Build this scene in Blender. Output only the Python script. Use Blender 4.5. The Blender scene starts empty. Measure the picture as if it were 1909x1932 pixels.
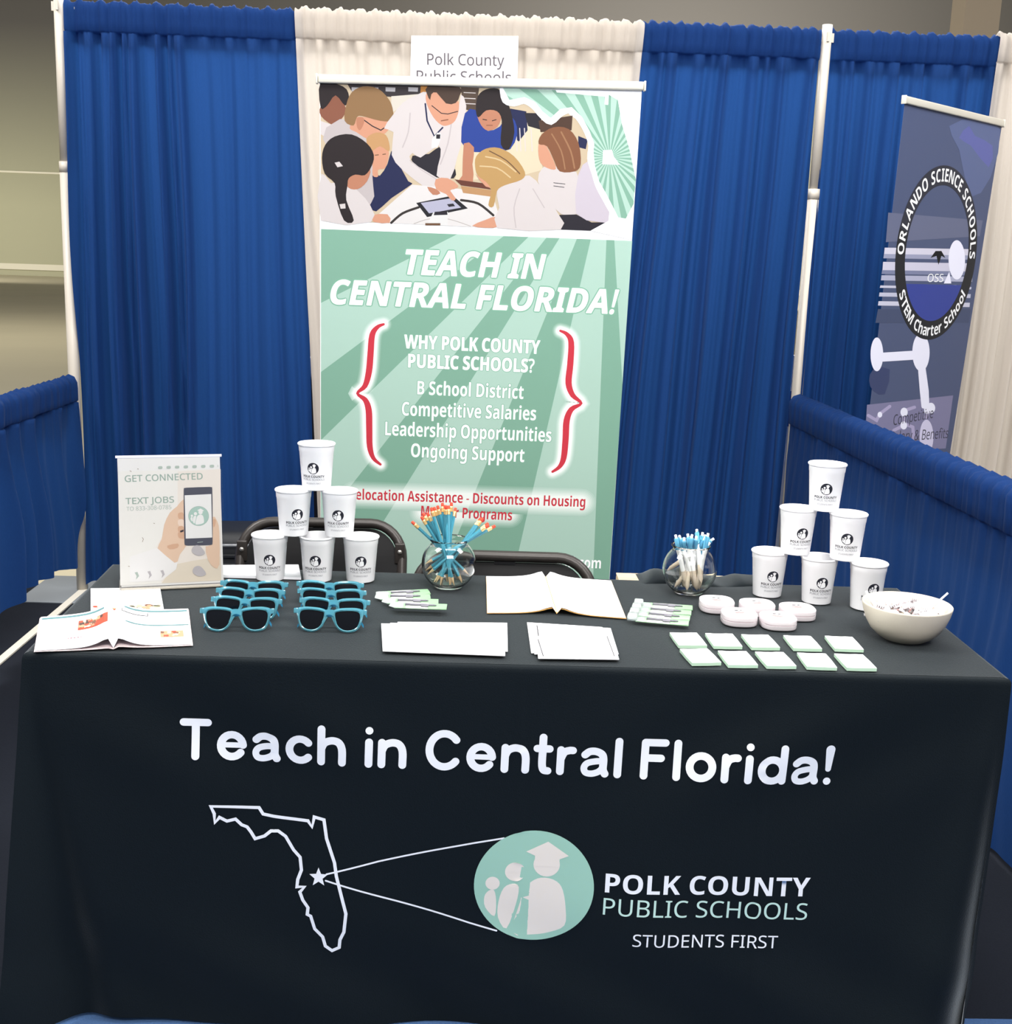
import bpy, bmesh, math, random, os
from math import sin, cos, pi, radians, atan2, sqrt, exp
from mathutils import Vector, Matrix
from mathutils.geometry import tessellate_polygon

SC = bpy.context.scene
COL = SC.collection
random.seed(7)

# ------------------------------------------------------------------ camera
IMW, IMH, FOC = 1909.0, 1932.0, 2252.12
CAM = Vector((-0.117752, -2.090935, 1.468339))
YAW, PITCH, ROLL = 0.036414, 0.205431, 0.034015
FWD = Vector((sin(YAW) * cos(PITCH), cos(YAW) * cos(PITCH), -sin(PITCH)))
_r = Vector((cos(YAW), -sin(YAW), 0)); _u = _r.cross(FWD)
RGT = _r * cos(ROLL) + _u * sin(ROLL)
UPV = -_r * sin(ROLL) + _u * cos(ROLL)
cd = bpy.data.cameras.new('camera'); cam = bpy.data.objects.new('camera', cd); COL.objects.link(cam)
cd.sensor_fit = 'HORIZONTAL'; cd.sensor_width = 36.0; cd.lens = FOC / IMW * 36.0
cd.clip_end = 400
mw = Matrix((RGT, UPV, -FWD)).transposed().to_4x4(); mw.translation = CAM
cam.matrix_world = mw
SC.camera = cam

# ------------------------------------------------------------------ world, lamps, exposure
vs = SC.view_settings
vs.view_transform = 'Standard'; vs.look = 'None'; vs.gamma = 1.0; vs.use_curve_mapping = False
vs.exposure = 0.25
wd = bpy.data.worlds.new('hall_air'); SC.world = wd; wd.use_nodes = True
bg = wd.node_tree.nodes['Background']
bg.inputs[0].default_value = (1.0, 0.985, 0.96, 1); bg.inputs[1].default_value = 0.16

def area(name, loc, target, size, power, color=(1, 0.98, 0.95), sy=None):
    l = bpy.data.lights.new(name, 'AREA'); l.energy = power; l.color = color
    l.shape = 'RECTANGLE'; l.size = size; l.size_y = sy or size
    o = bpy.data.objects.new(name, l); COL.objects.link(o); o.location = loc
    d = Vector(target) - Vector(loc); o.rotation_euler = d.to_track_quat('-Z', 'Y').to_euler()
    return o
area('hall_and_fill_lamp', (0.2, -0.15, 4.3), (0.1, 1.6, 0.9), 2.4, 110, sy=0.9)  # low unseen lamp, added so the drapes darken downwards and the tabletop brightens
area('hall_and_fill_lamp', (0.4, 4.6, 6.5), (0.2, 1.0, 0.7), 3.0, 170)  # added behind the booth for grazing sheen on the tabletop
area('hall_and_fill_lamp', (-3.8, 0.4, 5.6), (0.4, 1.4, 0.8), 2.0, 280)
area('hall_and_fill_lamp', (3.8, 0.2, 5.6), (-0.6, 1.6, 0.8), 2.0, 200)  # side fill, added to brighten the left rail drape and its folds
area('hall_and_fill_lamp', (0.3, -3.2, 4.0), (0, 0.8, 0.8), 2.4, 200, sy=1.2)  # unseen fill added above the camera for lettering, cups and banner
area('added_drape_backlight', (0.3, 4.3, 3.35), (0.3, 3.0, 1.9), 5.0, 76, sy=0.8)  # added out of view to shine through the upper part of the drapes
area('added_hall_fill', (-26, 48, 3.4), (-25, 62, 1.0), 8.0, 1250, (1, 0.97, 0.93))  # made-up light that brightens the lower far wall on the left
area('added_hall_fill', (10, 44, 9.0), (10, 62, 11.0), 8.0, 6000, (1, 0.96, 0.93))  # second made-up light, for the upper far wall on the right
area('added_hall_fill', (-9, 17, 8.0), (-8, 18, 0.0), 6.0, 500, (1, 0.97, 0.9))  # made-up light over the hall floor seen past the left pole

# ------------------------------------------------------------------ pixel -> point on a real plane
def ray(x, y):
    return FWD + RGT * ((x - IMW / 2) / FOC) - UPV * ((y - IMH / 2) / FOC)
def on(x, y, P, N):
    r = ray(x, y); return CAM + r * ((P - CAM).dot(N) / r.dot(N))
def atY(x, y, Y): return on(x, y, Vector((0, Y, 0)), Vector((0, 1, 0)))
def atZ(x, y, Z): return on(x, y, Vector((0, 0, Z)), Vector((0, 0, 1)))
def atX(x, y, X): return on(x, y, Vector((X, 0, 0)), Vector((1, 0, 0)))

# ------------------------------------------------------------------ materials
def lin(c):
    return tuple(((v / 255) / 12.92 if v / 255 <= .04045 else ((v / 255 + .055) / 1.055) ** 2.4) for v in c)
def pbsdf(m): return m.node_tree.nodes['Principled BSDF']
_mats = {}
def mat(name, rgb, rough=.6, spec=.3, metal=0, sheen=0, srgb=True, **kw):
    if name in _mats: return _mats[name]
    m = bpy.data.materials.new(name); m.use_nodes = True; b = pbsdf(m)
    c = lin(rgb) if srgb else rgb
    b.inputs['Base Color'].default_value = (*c, 1); b.inputs['Roughness'].default_value = rough
    b.inputs['Specular IOR Level'].default_value = spec; b.inputs['Metallic'].default_value = metal
    if sheen:
        b.inputs['Sheen Weight'].default_value = sheen; b.inputs['Sheen Roughness'].default_value = kw.get('srough', .4)
        if 'stint' in kw: b.inputs['Sheen Tint'].default_value = (*kw['stint'], 1)
    if 'trans' in kw: b.inputs['Transmission Weight'].default_value = kw['trans']; b.inputs['IOR'].default_value = kw.get('ior', 1.45)
    if 'coat' in kw: b.inputs['Coat Weight'].default_value = kw['coat']; b.inputs['Coat Roughness'].default_value = .08
    _mats[name] = m; return m
def weave(m, scale, strength, var=.12, sx=1, sz=1):
    """cloth: small colour variation and a fine bump from noise in object space"""
    nt = m.node_tree; b = pbsdf(m)
    tc = nt.nodes.new('ShaderNodeTexCoord'); mp = nt.nodes.new('ShaderNodeMapping')
    mp.inputs['Scale'].default_value = (sx, sx, sz)
    no = nt.nodes.new('ShaderNodeTexNoise'); no.inputs['Scale'].default_value = scale; no.inputs['Detail'].default_value = 4
    nt.links.new(tc.outputs['Object'], mp.inputs[0]); nt.links.new(mp.outputs[0], no.inputs['Vector'])
    bp = nt.nodes.new('ShaderNodeBump'); bp.inputs['Strength'].default_value = strength; bp.inputs['Distance'].default_value = .002
    nt.links.new(no.outputs['Fac'], bp.inputs['Height']); nt.links.new(bp.outputs[0], b.inputs['Normal'])
    mx = nt.nodes.new('ShaderNodeMix'); mx.data_type = 'RGBA'
    c = b.inputs['Base Color'].default_value
    mx.inputs[6].default_value = (*[v * (1 - var) for v in c[:3]], 1); mx.inputs[7].default_value = (*[min(1, v * (1 + var)) for v in c[:3]], 1)
    nt.links.new(no.outputs['Fac'], mx.inputs[0]); nt.links.new(mx.outputs[2], b.inputs['Base Color'])
    return m
def translucent(m, rgb, fac):
    """thin cloth: part of the light goes through"""
    nt = m.node_tree; b = pbsdf(m); out = nt.nodes['Material Output']
    t = nt.nodes.new('ShaderNodeBsdfTranslucent'); t.inputs[0].default_value = (*lin(rgb), 1)
    ms = nt.nodes.new('ShaderNodeMixShader'); ms.inputs[0].default_value = fac
    nt.links.new(b.outputs[0], ms.inputs[1]); nt.links.new(t.outputs[0], ms.inputs[2]); nt.links.new(ms.outputs[0], out.inputs[0])
    return m
def veil(name, rgb, alpha):
    """semi-transparent ink"""
    if name in _mats: return _mats[name]
    m = mat(name, rgb, .7, .1); pbsdf(m).inputs['Alpha'].default_value = alpha; return m

BLUE = translucent(weave(mat('blue_drape_cloth', (23, 53, 104), .85, .1, sheen=.08, stint=(.45, .65, 1)), 260, .25, .2, 1, .35), (44, 98, 178), .30)
WHITED = translucent(weave(mat('white_drape_cloth', (184, 176, 168), .8, .15), 240, .2, .05, 1, .35), (235, 225, 214), .3)
BLACKC = weave(mat('black_table_cloth', (12, 20, 25), .7, .12, sheen=.42, srough=.35, stint=(.9, .97, 1)), 420, .3, .2)
PAPER = mat('white_paper', (240, 241, 245), .6, .25)
INKW = mat('white_ink', (242, 243, 246), .6, .25)
CREAMINK = mat('cream_ink', (236, 226, 214), .6, .2)
MINT = mat('mint_ink', (160, 203, 183), .6, .2)
STEEL = mat('pole_paint', (196, 188, 176), .42, .5)
PLATE = mat('grey_steel', (120, 126, 132), .5, .5, .3)
RAILW = mat('satin_aluminium', (222, 218, 206), .35, .5, .25)
BLK = mat('black_ink', (24, 25, 28), .6, .2)

# ------------------------------------------------------------------ mesh builder
class MB:
    def __init__(s): s.v = []; s.f = []; s.mi = []; s.sm = []; s.mats = []
    def slot(s, m):
        if m not in s.mats: s.mats.append(m)
        return s.mats.index(m)
    def add(s, vs, fs, m, smooth=False):
        o = len(s.v); k = s.slot(m); s.v += [tuple(p) for p in vs]
        for f in fs: s.f.append([i + o for i in f]); s.mi.append(k); s.sm.append(smooth)
        return s
    def grid(s, rows, m, smooth=True, wrap=False):
        n = len(rows[0]); vs = [p for r in rows for p in r]; fs = []
        for i in range(len(rows) - 1):
            for j in range(n if wrap else n - 1):
                k = (j + 1) % n
                fs.append((i * n + j, i * n + k, (i + 1) * n + k, (i + 1) * n + j))
        return s.add(vs, fs, m, smooth)
    def box(s, c, d, m, R=None, bev=0.0):
        bm = bmesh.new(); bmesh.ops.create_cube(bm, size=1)
        for v in bm.verts: v.co = Vector((v.co.x * d[0], v.co.y * d[1], v.co.z * d[2]))
        if bev: bmesh.ops.bevel(bm, geom=bm.edges[:], offset=bev, segments=2, affect='EDGES', profile=.6)
        M_ = Matrix.Translation(Vector(c)) @ (R.to_4x4() if R else Matrix())
        bm.verts.index_update()
        s.add([M_ @ v.co for v in bm.verts], [[v.index for v in f.verts] for f in bm.faces], m, bool(bev)); bm.free(); return s
    def tube(s, pts, r, m, n=10, cap=True, closed=False):
        pts = [Vector(p) for p in pts]; rs = r if isinstance(r, (list, tuple)) else [r] * len(pts)
        rows = []; N = len(pts); ref = None
        for i, p in enumerate(pts):
            if closed: t = pts[(i + 1) % N] - pts[i - 1]
            else: t = pts[min(i + 1, N - 1)] - pts[max(i - 1, 0)]
            t.normalize()
            if ref is None: ref = t.orthogonal().normalized()
            ref = (ref - t * ref.dot(t)).normalized(); b = t.cross(ref)
            rows.append([p + (ref * cos(2 * pi * k / n) + b * sin(2 * pi * k / n)) * rs[i] for k in range(n)])
        if closed: rows.append(rows[0])
        s.grid(rows, m, True, True)
        if cap and not closed:
            s.add(rows[0], [list(range(n))[::-1]], m); s.add(rows[-1], [list(range(n))], m)
        return s
    def lathe(s, prof, m, n=36, c=(0, 0, 0), smooth=True):
        rows = [[(c[0] + r * cos(2 * pi * k / n), c[1] + r * sin(2 * pi * k / n), c[2] + z) for k in range(n)] for r, z in prof]
        return s.grid(rows, m, smooth, True)
    def poly(s, pts, m):
        pts = [Vector(p) for p in pts]
        if len(pts) < 3: return s
        tr = []
        for t in tessellate_polygon([pts]):
            a, b, c = (pts[i] for i in t); l = max((a - b).length, (b - c).length, (c - a).length)
            if l > 0 and (b - a).cross(c - a).length / l > 4e-5: tr.append(list(t))
        return s.add(pts, tr, m)
    def slab(s, pts, n, th, m, side=None):
        """flat outline with a thickness along n"""
        n = Vector(n); a = [Vector(p) for p in pts]; b = [p - n * th for p in a]; N = len(a)
        tr = tessellate_polygon([a])
        s.add(a, [list(t) for t in tr], m); s.add(b, [list(t)[::-1] for t in tr], side or m)
        s.add(a + b, [(i, (i + 1) % N, N + (i + 1) % N, N + i) for i in range(N)], side or m); return s
    def build(s, name, parent=None, loc=None, sharp=None):
        me = bpy.data.meshes.new(name); me.from_pydata(s.v, [], s.f)
        for m in s.mats: me.materials.append(m)
        me.polygons.foreach_set('material_index', s.mi); me.polygons.foreach_set('use_smooth', s.sm)
        me.update()
        bm = bmesh.new(); bm.from_mesh(me); bmesh.ops.remove_doubles(bm, verts=bm.verts[:], dist=1e-6)
        bm.to_mesh(me); bm.free()
        if sharp: me.set_sharp_from_angle(angle=radians(sharp))
        o = bpy.data.objects.new(name, me); COL.objects.link(o)
        if loc is not None: o.location = loc
        if parent: o.parent = parent
        return o
def tag(o, label=None, cat=None, group=None, kind=None):
    for k, v in (('label', label), ('category', cat), ('group', group), ('kind', kind)):
        if v: o[k] = v
    return o
def thing(name, label, cat, loc=(0, 0, 0), rz=0, group=None):
    o = bpy.data.objects.new(name, None); COL.objects.link(o); o.location = loc; o.rotation_euler = (0, 0, rz)
    o.empty_display_size = .05
    return tag(o, label, cat, group)
def kids(o): return [c for c in bpy.data.objects if c.parent == o]
def dup(o, loc=None, rot=None, label=None, parent=None):
    ch = kids(o); c = o.copy(); COL.objects.link(c)
    if parent: c.parent = parent
    if loc is not None: c.location = loc
    if rot is not None: c.rotation_euler = rot if hasattr(rot, '__len__') else (0, 0, rot)
    if label: c['label'] = label
    for k in ch: dup(k, parent=c)
    return c
def cen(vs):
    a = Vector()
    for v in vs: a += Vector(v)
    return a / len(vs)

# ------------------------------------------------------------------ lettering
FD = bpy.utils.system_resource('DATAFILES', path='fonts')
try: FONT = bpy.data.fonts.load(os.path.join(FD, 'NotoSansMath-Regular.woff2'))
except Exception: FONT = None
def heavy(t):
    """the bold sans letters of the same typeface"""
    o = ''
    for c in t:
        if 'A' <= c <= 'Z': o += chr(0x1D5D4 + ord(c) - 65)
        elif 'a' <= c <= 'z': o += chr(0x1D5EE + ord(c) - 97)
        elif '0' <= c <= '9': o += chr(0x1D7EC + ord(c) - 48)
        else: o += c
    return o if FONT else t
_tc = {}
def _raw(t, shear, space):
    c = bpy.data.curves.new('lettering', 'FONT'); c.body = t; c.size = 1
    if FONT: c.font = FONT
    c.shear = shear; c.space_character = space; c.resolution_u = 4
    o = bpy.data.objects.new('lettering', c); me = bpy.data.meshes.new_from_object(o)
    V = [(v.co.x, v.co.y) for v in me.vertices]; F = [list(p.vertices) for p in me.polygons]
    bpy.data.objects.remove(o); bpy.data.curves.remove(c); bpy.data.meshes.remove(me); return V, F
CAP0 = max(v[1] for v in _raw('H', 0, 1)[0])
def glyphs(t, bold=0, shear=0.0, space=1.0):
    """letters as flat polygons, cap height 1"""
    k = (t, bold, shear, space)
    if k in _tc: return _tc[k]
    V, F = _raw(heavy(t) if bold else t, shear, space); x0 = min(v[0] for v in V); x1 = max(v[0] for v in V)
    V = [((v[0] - x0) / CAP0, v[1] / CAP0) for v in V]; _tc[k] = (V, F, (x1 - x0) / CAP0); return _tc[k]
CAPH = 1.0
def cut(V, F, step, axis=0):
    """bisect a flat mesh so it can follow a curved surface"""
    bm = bmesh.new(); vs = [bm.verts.new((v[0], v[1], 0)) for v in V]
    for f in F:
        try: bm.faces.new([vs[i] for i in f])
        except ValueError: pass
    lo = min(v[axis] for v in V); hi = max(v[axis] for v in V); x = lo + step
    no = (1, 0, 0) if axis == 0 else (0, 1, 0)
    while x < hi:
        bmesh.ops.bisect_plane(bm, geom=bm.verts[:] + bm.edges[:] + bm.faces[:], plane_co=(x, 0, 0) if axis == 0 else (0, x, 0), plane_no=no)
        x += step
    bm.verts.index_update()
    Vv = [(v.co.x, v.co.y) for v in bm.verts]; Ff = []
    for f in bm.faces:
        ix = [v.index for v in f.verts]; ar = sum(Vv[ix[i]][0] * Vv[ix[(i + 1) % len(ix)]][1] - Vv[ix[(i + 1) % len(ix)]][0] * Vv[ix[i]][1] for i in range(len(ix)))
        Ff.append(ix if ar > 0 else ix[::-1])
    bm.free(); return Vv, Ff
def smooth(pts, sub=4, closed=True):
    n = len(pts); out = []
    for i in range(n if closed else n - 1):
        g = lambda k: pts[k % n] if closed else pts[max(0, min(n - 1, k))]
        p0, p1, p2, p3 = g(i - 1), g(i), g(i + 1), g(i + 2)
        for j in range(sub):
            t = j / sub
            out.append(tuple(.5 * (2 * b + (c - a) * t + (2 * a - 5 * b + 4 * c - d) * t * t + (3 * b - a - 3 * c + d) * t ** 3) for a, b, c, d in zip(p0, p1, p2, p3)))
    if not closed: out.append(tuple(pts[-1]))
    return out
def ribbon(pts, w, caps=True, closed=False):
    """round-ended stroke as 2D polygons that meet edge to edge"""
    P = [pts[0]]; W0 = w if isinstance(w, (list, tuple)) else [w] * len(pts); W = [W0[0]]
    for p, a in zip(pts[1:], W0[1:]):
        if abs(p[0] - P[-1][0]) + abs(p[1] - P[-1][1]) > a * .03: P.append(p); W.append(a)
    if closed and abs(P[0][0] - P[-1][0]) + abs(P[0][1] - P[-1][1]) < W[0] * .1: P.pop(); W.pop()
    n = len(P)
    if n == 1: return [circ(P[0][0], P[0][1], W[0] / 2, 20)]
    def nrm(i):
        a, b = P[i % n], P[(i + 1) % n]; d = sqrt((b[0] - a[0]) ** 2 + (b[1] - a[1]) ** 2) or 1e-9
        return (-(b[1] - a[1]) / d, (b[0] - a[0]) / d)
    Lf, Rt = [], []
    for i in range(n):
        if closed: n0, n1 = nrm(i - 1), nrm(i)
        else: n0 = nrm(max(i - 1, 0)); n1 = nrm(min(i, n - 2))
        mx, my = n0[0] + n1[0], n0[1] + n1[1]; L2 = mx * mx + my * my; k = min(1.5, 2 / max(L2, 1e-6) * sqrt(L2) / 1) if L2 > 1e-6 else 0
        ml = sqrt(L2) or 1; h = W[i] / 2 * min(1.45, 2 / ml)
        Lf.append((P[i][0] + mx / ml * h, P[i][1] + my / ml * h)); Rt.append((P[i][0] - mx / ml * h, P[i][1] - my / ml * h))
    polys = [[Lf[i], Rt[i], Rt[(i + 1) % n], Lf[(i + 1) % n]] for i in range(n if closed else n - 1)]
    if caps and not closed:
        for i, nn_, sg in ((0, nrm(0), 1), (n - 1, nrm(n - 2), -1)):
            a0 = atan2(nn_[1], nn_[0]); polys.append([(P[i][0] + cos(a0 + sg * pi * k / 10) * W[i] / 2, P[i][1] + sin(a0 + sg * pi * k / 10) * W[i] / 2) for k in range(11)][::sg])
    return polys
def circ(cx, cy, r, n=40, ry=None): return [(cx + cos(2 * pi * k / n) * r, cy + sin(2 * pi * k / n) * (ry or r)) for k in range(n)]
def arc(cx, cy, r, a0, a1, n=16, ry=None): return [(cx + cos(radians(a0 + (a1 - a0) * k / n)) * r, cy + sin(radians(a0 + (a1 - a0) * k / n)) * (ry or r)) for k in range(n + 1)]
def clip(sub, tri):
    """part of a polygon inside a convex outline"""
    out = list(sub); n = len(tri)
    ar = sum(tri[i][0] * tri[(i + 1) % n][1] - tri[(i + 1) % n][0] * tri[i][1] for i in range(n)); sg = 1 if ar > 0 else -1
    for i in range(n):
        a, b = tri[i], tri[(i + 1) % n]; inp = out; out = []
        side = lambda p: sg * ((b[0] - a[0]) * (p[1] - a[1]) - (b[1] - a[1]) * (p[0] - a[0]))
        for j in range(len(inp)):
            p, q = inp[j], inp[(j + 1) % len(inp)]; sp, sq = side(p), side(q)
            if sp >= 0: out.append(p)
            if sp * sq < 0: t = sp / (sp - sq); out.append((p[0] + (q[0] - p[0]) * t, p[1] + (q[1] - p[1]) * t))
        if not out: return []
    return out

class Art:
    """ink on a flat sheet: P a point of the sheet, N its face normal; each layer lies a hair above the last"""
    def __init__(s, mb, P, N, step=.000006, base=.0003):
        s.mb = mb; s.P = Vector(P); s.N = Vector(N).normalized(); s.k = 0; s.step = step; s.base = base
    def p(s, x, y): return on(x, y, s.P, s.N) + s.N * (s.base + s.k * s.step)
    def up(s): s.k += 1; return s
    def poly(s, pts, m, sm=0, up=True):
        if up: s.k += 1
        if sm: pts = smooth(pts, sm)
        s.mb.poly([s.p(*q) for q in pts], m)
    def line(s, pts, w, m, sm=0):
        s.k += 1
        if sm: pts = smooth(pts, sm, False)
        for q in ribbon(pts, w): s.mb.poly([s.p(*z) for z in q], m)
    def text(s, t, p0, p1, cap, m, bold=0, shear=0.0, space=1.0, fat=0.0):
        V, F, w = glyphs(t, bold, shear, space)
        a, b = s.p(*p0), s.p(*p1); ux = b - a; W = ux.length; ux.normalize(); uy = s.N.cross(ux).normalized()
        mid = ((p0[0] + p1[0]) / 2, (p0[1] + p1[1]) / 2)
        h = abs((s.p(mid[0], mid[1] - cap) - s.p(*mid)).dot(uy)); sx = W / w
        offs = [(0, 0)] if not fat else [(cos(2 * pi * k / 8) * fat, sin(2 * pi * k / 8) * fat) for k in range(8)]
        for ox, oy in offs:
            s.k += 1; o = a + s.N * s.step * len(offs[:1]) + s.N * (s.step * offs.index((ox, oy)))
            s.mb.add([o + ux * (x * sx + ox * h) + uy * ((y + oy) * h) for x, y in V], F, m)

# logo of three round-headed figures, the tallest in a mortarboard, in a disc of radius 1
def logo_parts():
    D = [smooth([(-.33, -.86), (-.22, -.3), (-.16, -.06), (.0, .11), (.18, .16), (.38, .1), (.49, -.06), (.55, -.4), (.54, -.7), (.3, -.84), (0, -.9)], 3),
         smooth([(-.43, -.8), (-.58, -.6), (-.58, -.3), (-.5, -.05), (-.36, .03), (-.25, -.02), (-.29, -.35)], 3),
         smooth([(-.64, -.58), (-.8, -.42), (-.82, -.22), (-.75, -.11), (-.66, -.1), (-.62, -.3)], 3),
         circ(.2, .4, .22, 28), circ(-.32, .25, .17, 24), circ(-.69, .03, .12, 20),
         [(-.15, .62), (.21, .81), (.56, .57), (.41, .5), (.41, .36), (0, .36), (0, .55)]]
    return D
LOGO = logo_parts()

# ================================================================== the setting
FLOORM = mat('polished_hall_floor', (190, 180, 150), .5, .35); weave(FLOORM, .35, .02, .12)
WALLM = mat('khaki_wall_falloff', (176, 176, 146), .8, .2)
YB = 3.0                         # depth of the booth's back line
def struct(o, label=None): o['kind'] = 'structure'; return o
struct(MB().box((0, 40, -.05), (120, 100, .1), FLOORM).build('floor'))
WDARK = mat('dark_grey_wall_tone', (112, 108, 102), .8, .2)
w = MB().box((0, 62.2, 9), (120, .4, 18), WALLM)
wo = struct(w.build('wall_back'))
def wall_falloff():  # light fading up the far wall, put into its base colour
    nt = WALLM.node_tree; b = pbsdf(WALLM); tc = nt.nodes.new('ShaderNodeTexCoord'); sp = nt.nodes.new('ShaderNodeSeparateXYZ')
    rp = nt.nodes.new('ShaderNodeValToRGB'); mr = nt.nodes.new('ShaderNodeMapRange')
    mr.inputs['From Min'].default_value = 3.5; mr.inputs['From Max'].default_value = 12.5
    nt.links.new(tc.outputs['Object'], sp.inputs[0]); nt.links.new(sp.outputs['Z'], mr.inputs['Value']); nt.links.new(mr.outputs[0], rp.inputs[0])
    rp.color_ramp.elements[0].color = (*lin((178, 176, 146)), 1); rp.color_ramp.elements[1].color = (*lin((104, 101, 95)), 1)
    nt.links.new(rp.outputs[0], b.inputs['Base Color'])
wall_falloff()
struct(MB().box((0, 61.96, .45), (120, .1, .3), mat('pale_trim', (226, 220, 196), .6)).build('baseboard_back'))
struct(MB().box((0, 61.97, 5.2), (120, .08, .09), mat('pale_trim', (226, 220, 196), .6)).build('trim_1'))
struct(MB().box((6.9, 15.6, 4.5), (.5, .5, 9), mat('beige_column', (232, 214, 192), .7)).build('pillar_far'))
CARP = weave(mat('black_booth_carpet', (30, 33, 40), .95, .05), 300, .4, .25)
struct(MB().box((1.8, 1.555, .004), (7.1, 3.05, .008), CARP).build('floor_carpet_booth'))
AIS = weave(mat('blue_aisle_carpet', (70, 98, 140), .95, .05), 260, .4, .25)
struct(MB().box((0, -2.27, .0035), (9, 4.6, .007), AIS).build('floor_carpet_aisle'))
lf = MB().box((-3.2, 1.555, .004), (2.84, 3.05, .008), CARP).build('floor_carpet_neighbour'); struct(lf)
tag(MB().box((-1.765, 1.5, .012), (.032, 3.0, .006), mat('pale_tape', (205, 200, 188), .6)).build('tape_strip'),
    'pale strip of tape on the dark carpet under the left side rail', 'tape')

# ------------------------------------------------------------------ pipe and drape
def pole(x, y, label, h=2.455, joint=1.80, lr=0.0):
    t = thing('drape_pole', label, 'pole', (x, y, 0), 0, 'upright poles of the booth')
    pl = MB().box((0, 0, .008), (.42, .42, .012), PLATE, bev=.004).build('base_plate', t); pl['label'] = 'grey steel base plate'
    MB().tube([(0, 0, .014), (0, 0, joint)], .0235, STEEL, 20).build('lower_tube', t)
    MB().tube([(0, 0, joint), (0, 0, h)], .0205, STEEL, 20).build('upper_tube', t)
    MB().tube([(0, 0, joint - .03), (0, 0, joint + .012)], .0248, STEEL, 20).build('collar', t)
    b = MB()
    for k in range(4): b.box((.024 * cos(k * pi / 2), .024 * sin(k * pi / 2), 2.405), (.010, .010, .035), STEEL)
    b.build('slot_head', t)
    return t
PXL, PXR = -1.772, 1.302
pole(PXL, YB, 'pale upright pole at the left end of the tall blue drapes')
pole(PXR, YB, 'pale upright pole between the two booths behind the right cup pyramid')

def crossbar(a, b, z, label):
    t = MB().tube([(a[0], a[1], z), (b[0], b[1], z)], .012, RAILW, 14).build('crossbar')
    return tag(t, label, 'crossbar', 'crossbars that carry the drapes')
crossbar((PXL + .025, YB), (PXR - .025, YB), 2.398, 'horizontal bar hidden in the pocket of the tall booth drapes')
crossbar((PXR + .015, YB + .03), (PXR + 3.0, YB + .03), 2.408, 'horizontal bar carrying the neighbouring booth drapes, its end showing by the pole')
crossbar((PXL, YB - .027), (PXL + .03, -.6), .925, 'low horizontal bar inside the left side rail drape')
crossbar((PXR, YB - .027), (PXR, -.6), .925, 'low horizontal bar inside the right side rail drape')

def drape(name, A, B, zt, zb, m, seed, label, amp=.03, nf=9, side=1, eL=None, eR=None, off=0.0, gat=.008, pocket=.115, flat=None, hem=None, cat='curtain', group=None, rod=.024, grow=.55):
    """pocketed drape hung on a bar from A to B; 'side' is the way its face looks across the bar"""
    rnd = random.Random(seed); A = Vector((A[0], A[1])); B = Vector((B[0], B[1])); L = (B - A).length; d = (B - A) / L
    n = Vector((d.y, -d.x)) * side
    K = [(rnd.uniform(.75, 1.3) * nf * f, rnd.uniform(0, 6.28), w) for f, w in ((1, 1), (1.63, .6), (2.41, .42), (.43, .5), (3.7, .22))]
    G = [(rnd.uniform(.8, 1.2) * f * L, rnd.uniform(0, 6.28), w) for f, w in ((16, 1), (27, .8), (41, .6), (66, .35))]
    ph = [rnd.uniform(0, 6.28) for _ in range(4)]
    def fold(u, z):
        q = (zt - z) / (zt - zb); uu = u + .012 * sin(2.1 * q + ph[0]) + .008 * sin(4.7 * q * 1.3 + 9 * u + ph[1])
        a = sum(w * sin(6.283 * f * uu / 2 + p) for f, p, w in K) / 1.6
        a = a / (1 + .35 * abs(a)) + .18 * abs(a)
        k = 1.0 if not flat else flat(u)
        return a * amp * (.3 + grow * min(1, q * 1.6)) * k
    def gather(u): return sum(w * sin(6.283 * f * u + p) for f, p, w in G) / 2
    Nu = int(L * 110) + 30
    zs = [zt - pocket - .006 - (zt - pocket - zb) * (k / 30) ** 1.1 for k in range(31)]
    rows = []
    prof = [(-rod * .9, zt - pocket - .03, .5, 0), (-rod, zt - .05, .7, 0), (-rod, zt - .024, .9, 0), (-rod * .7, zt - .006, 1, .5), (0, zt + .003, 1.2, 1), (rod * .7, zt - .004, 1.1, .6), (rod + .002, zt - .022, 1.2, 0),
            (rod + .003, zt - .045, 1.1, 0), (rod + .002, zt - .075, .9, 0), (rod + .001, zt - pocket + .004, .8, 0), (rod - .003, zt - pocket, .7, 0), (rod - .007, zt - pocket - .004, .6, 0)]
    for o_, z, g, zz in prof:
        r = []
        for i in range(Nu + 1):
            u = i / Nu; q = 0; uL = (eL(z) if eL else 0); uR = (eR(z) if eR else 0)
            x = A + d * (uL + (L + uR - uL) * u) + n * (o_ + off + gather(u) * gat * g + (fold(u, z) * .35 if o_ > 0 else 0))
            r.append((x.x, x.y, z + zz * gather(u + .013) * gat * 1.2))
        rows.append(r)
    for z in zs:
        r = []
        q = (zt - pocket - z); dec = exp(-q * 7)
        for i in range(Nu + 1):
            u = i / Nu; uL = (eL(z) if eL else 0); uR = (eR(z) if eR else 0)
            x = A + d * (uL + (L + uR - uL) * u) + n * (rod - .008 + off + gather(u) * gat * .75 * dec + fold(u, z))
            zz = z
            if hem: t = max(0, min(1, (zs[0] - z) / (zs[0] - zs[-1]))); zz = z + hem(u) * t
            r.append((x.x, x.y, zz))
        rows.append(r)
    o = MB().grid(rows, m).build(name)
    return tag(o, label, cat, group)
def lerp(a, b, t): return a + (b - a) * t
HX = lambda z, top, bot, z0=2.4, z1=.5: lerp(top, bot, max(0, min(1.2, (z0 - z) / (z0 - z1))))
G1 = 'tall drapes across the back of the booths'
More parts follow.
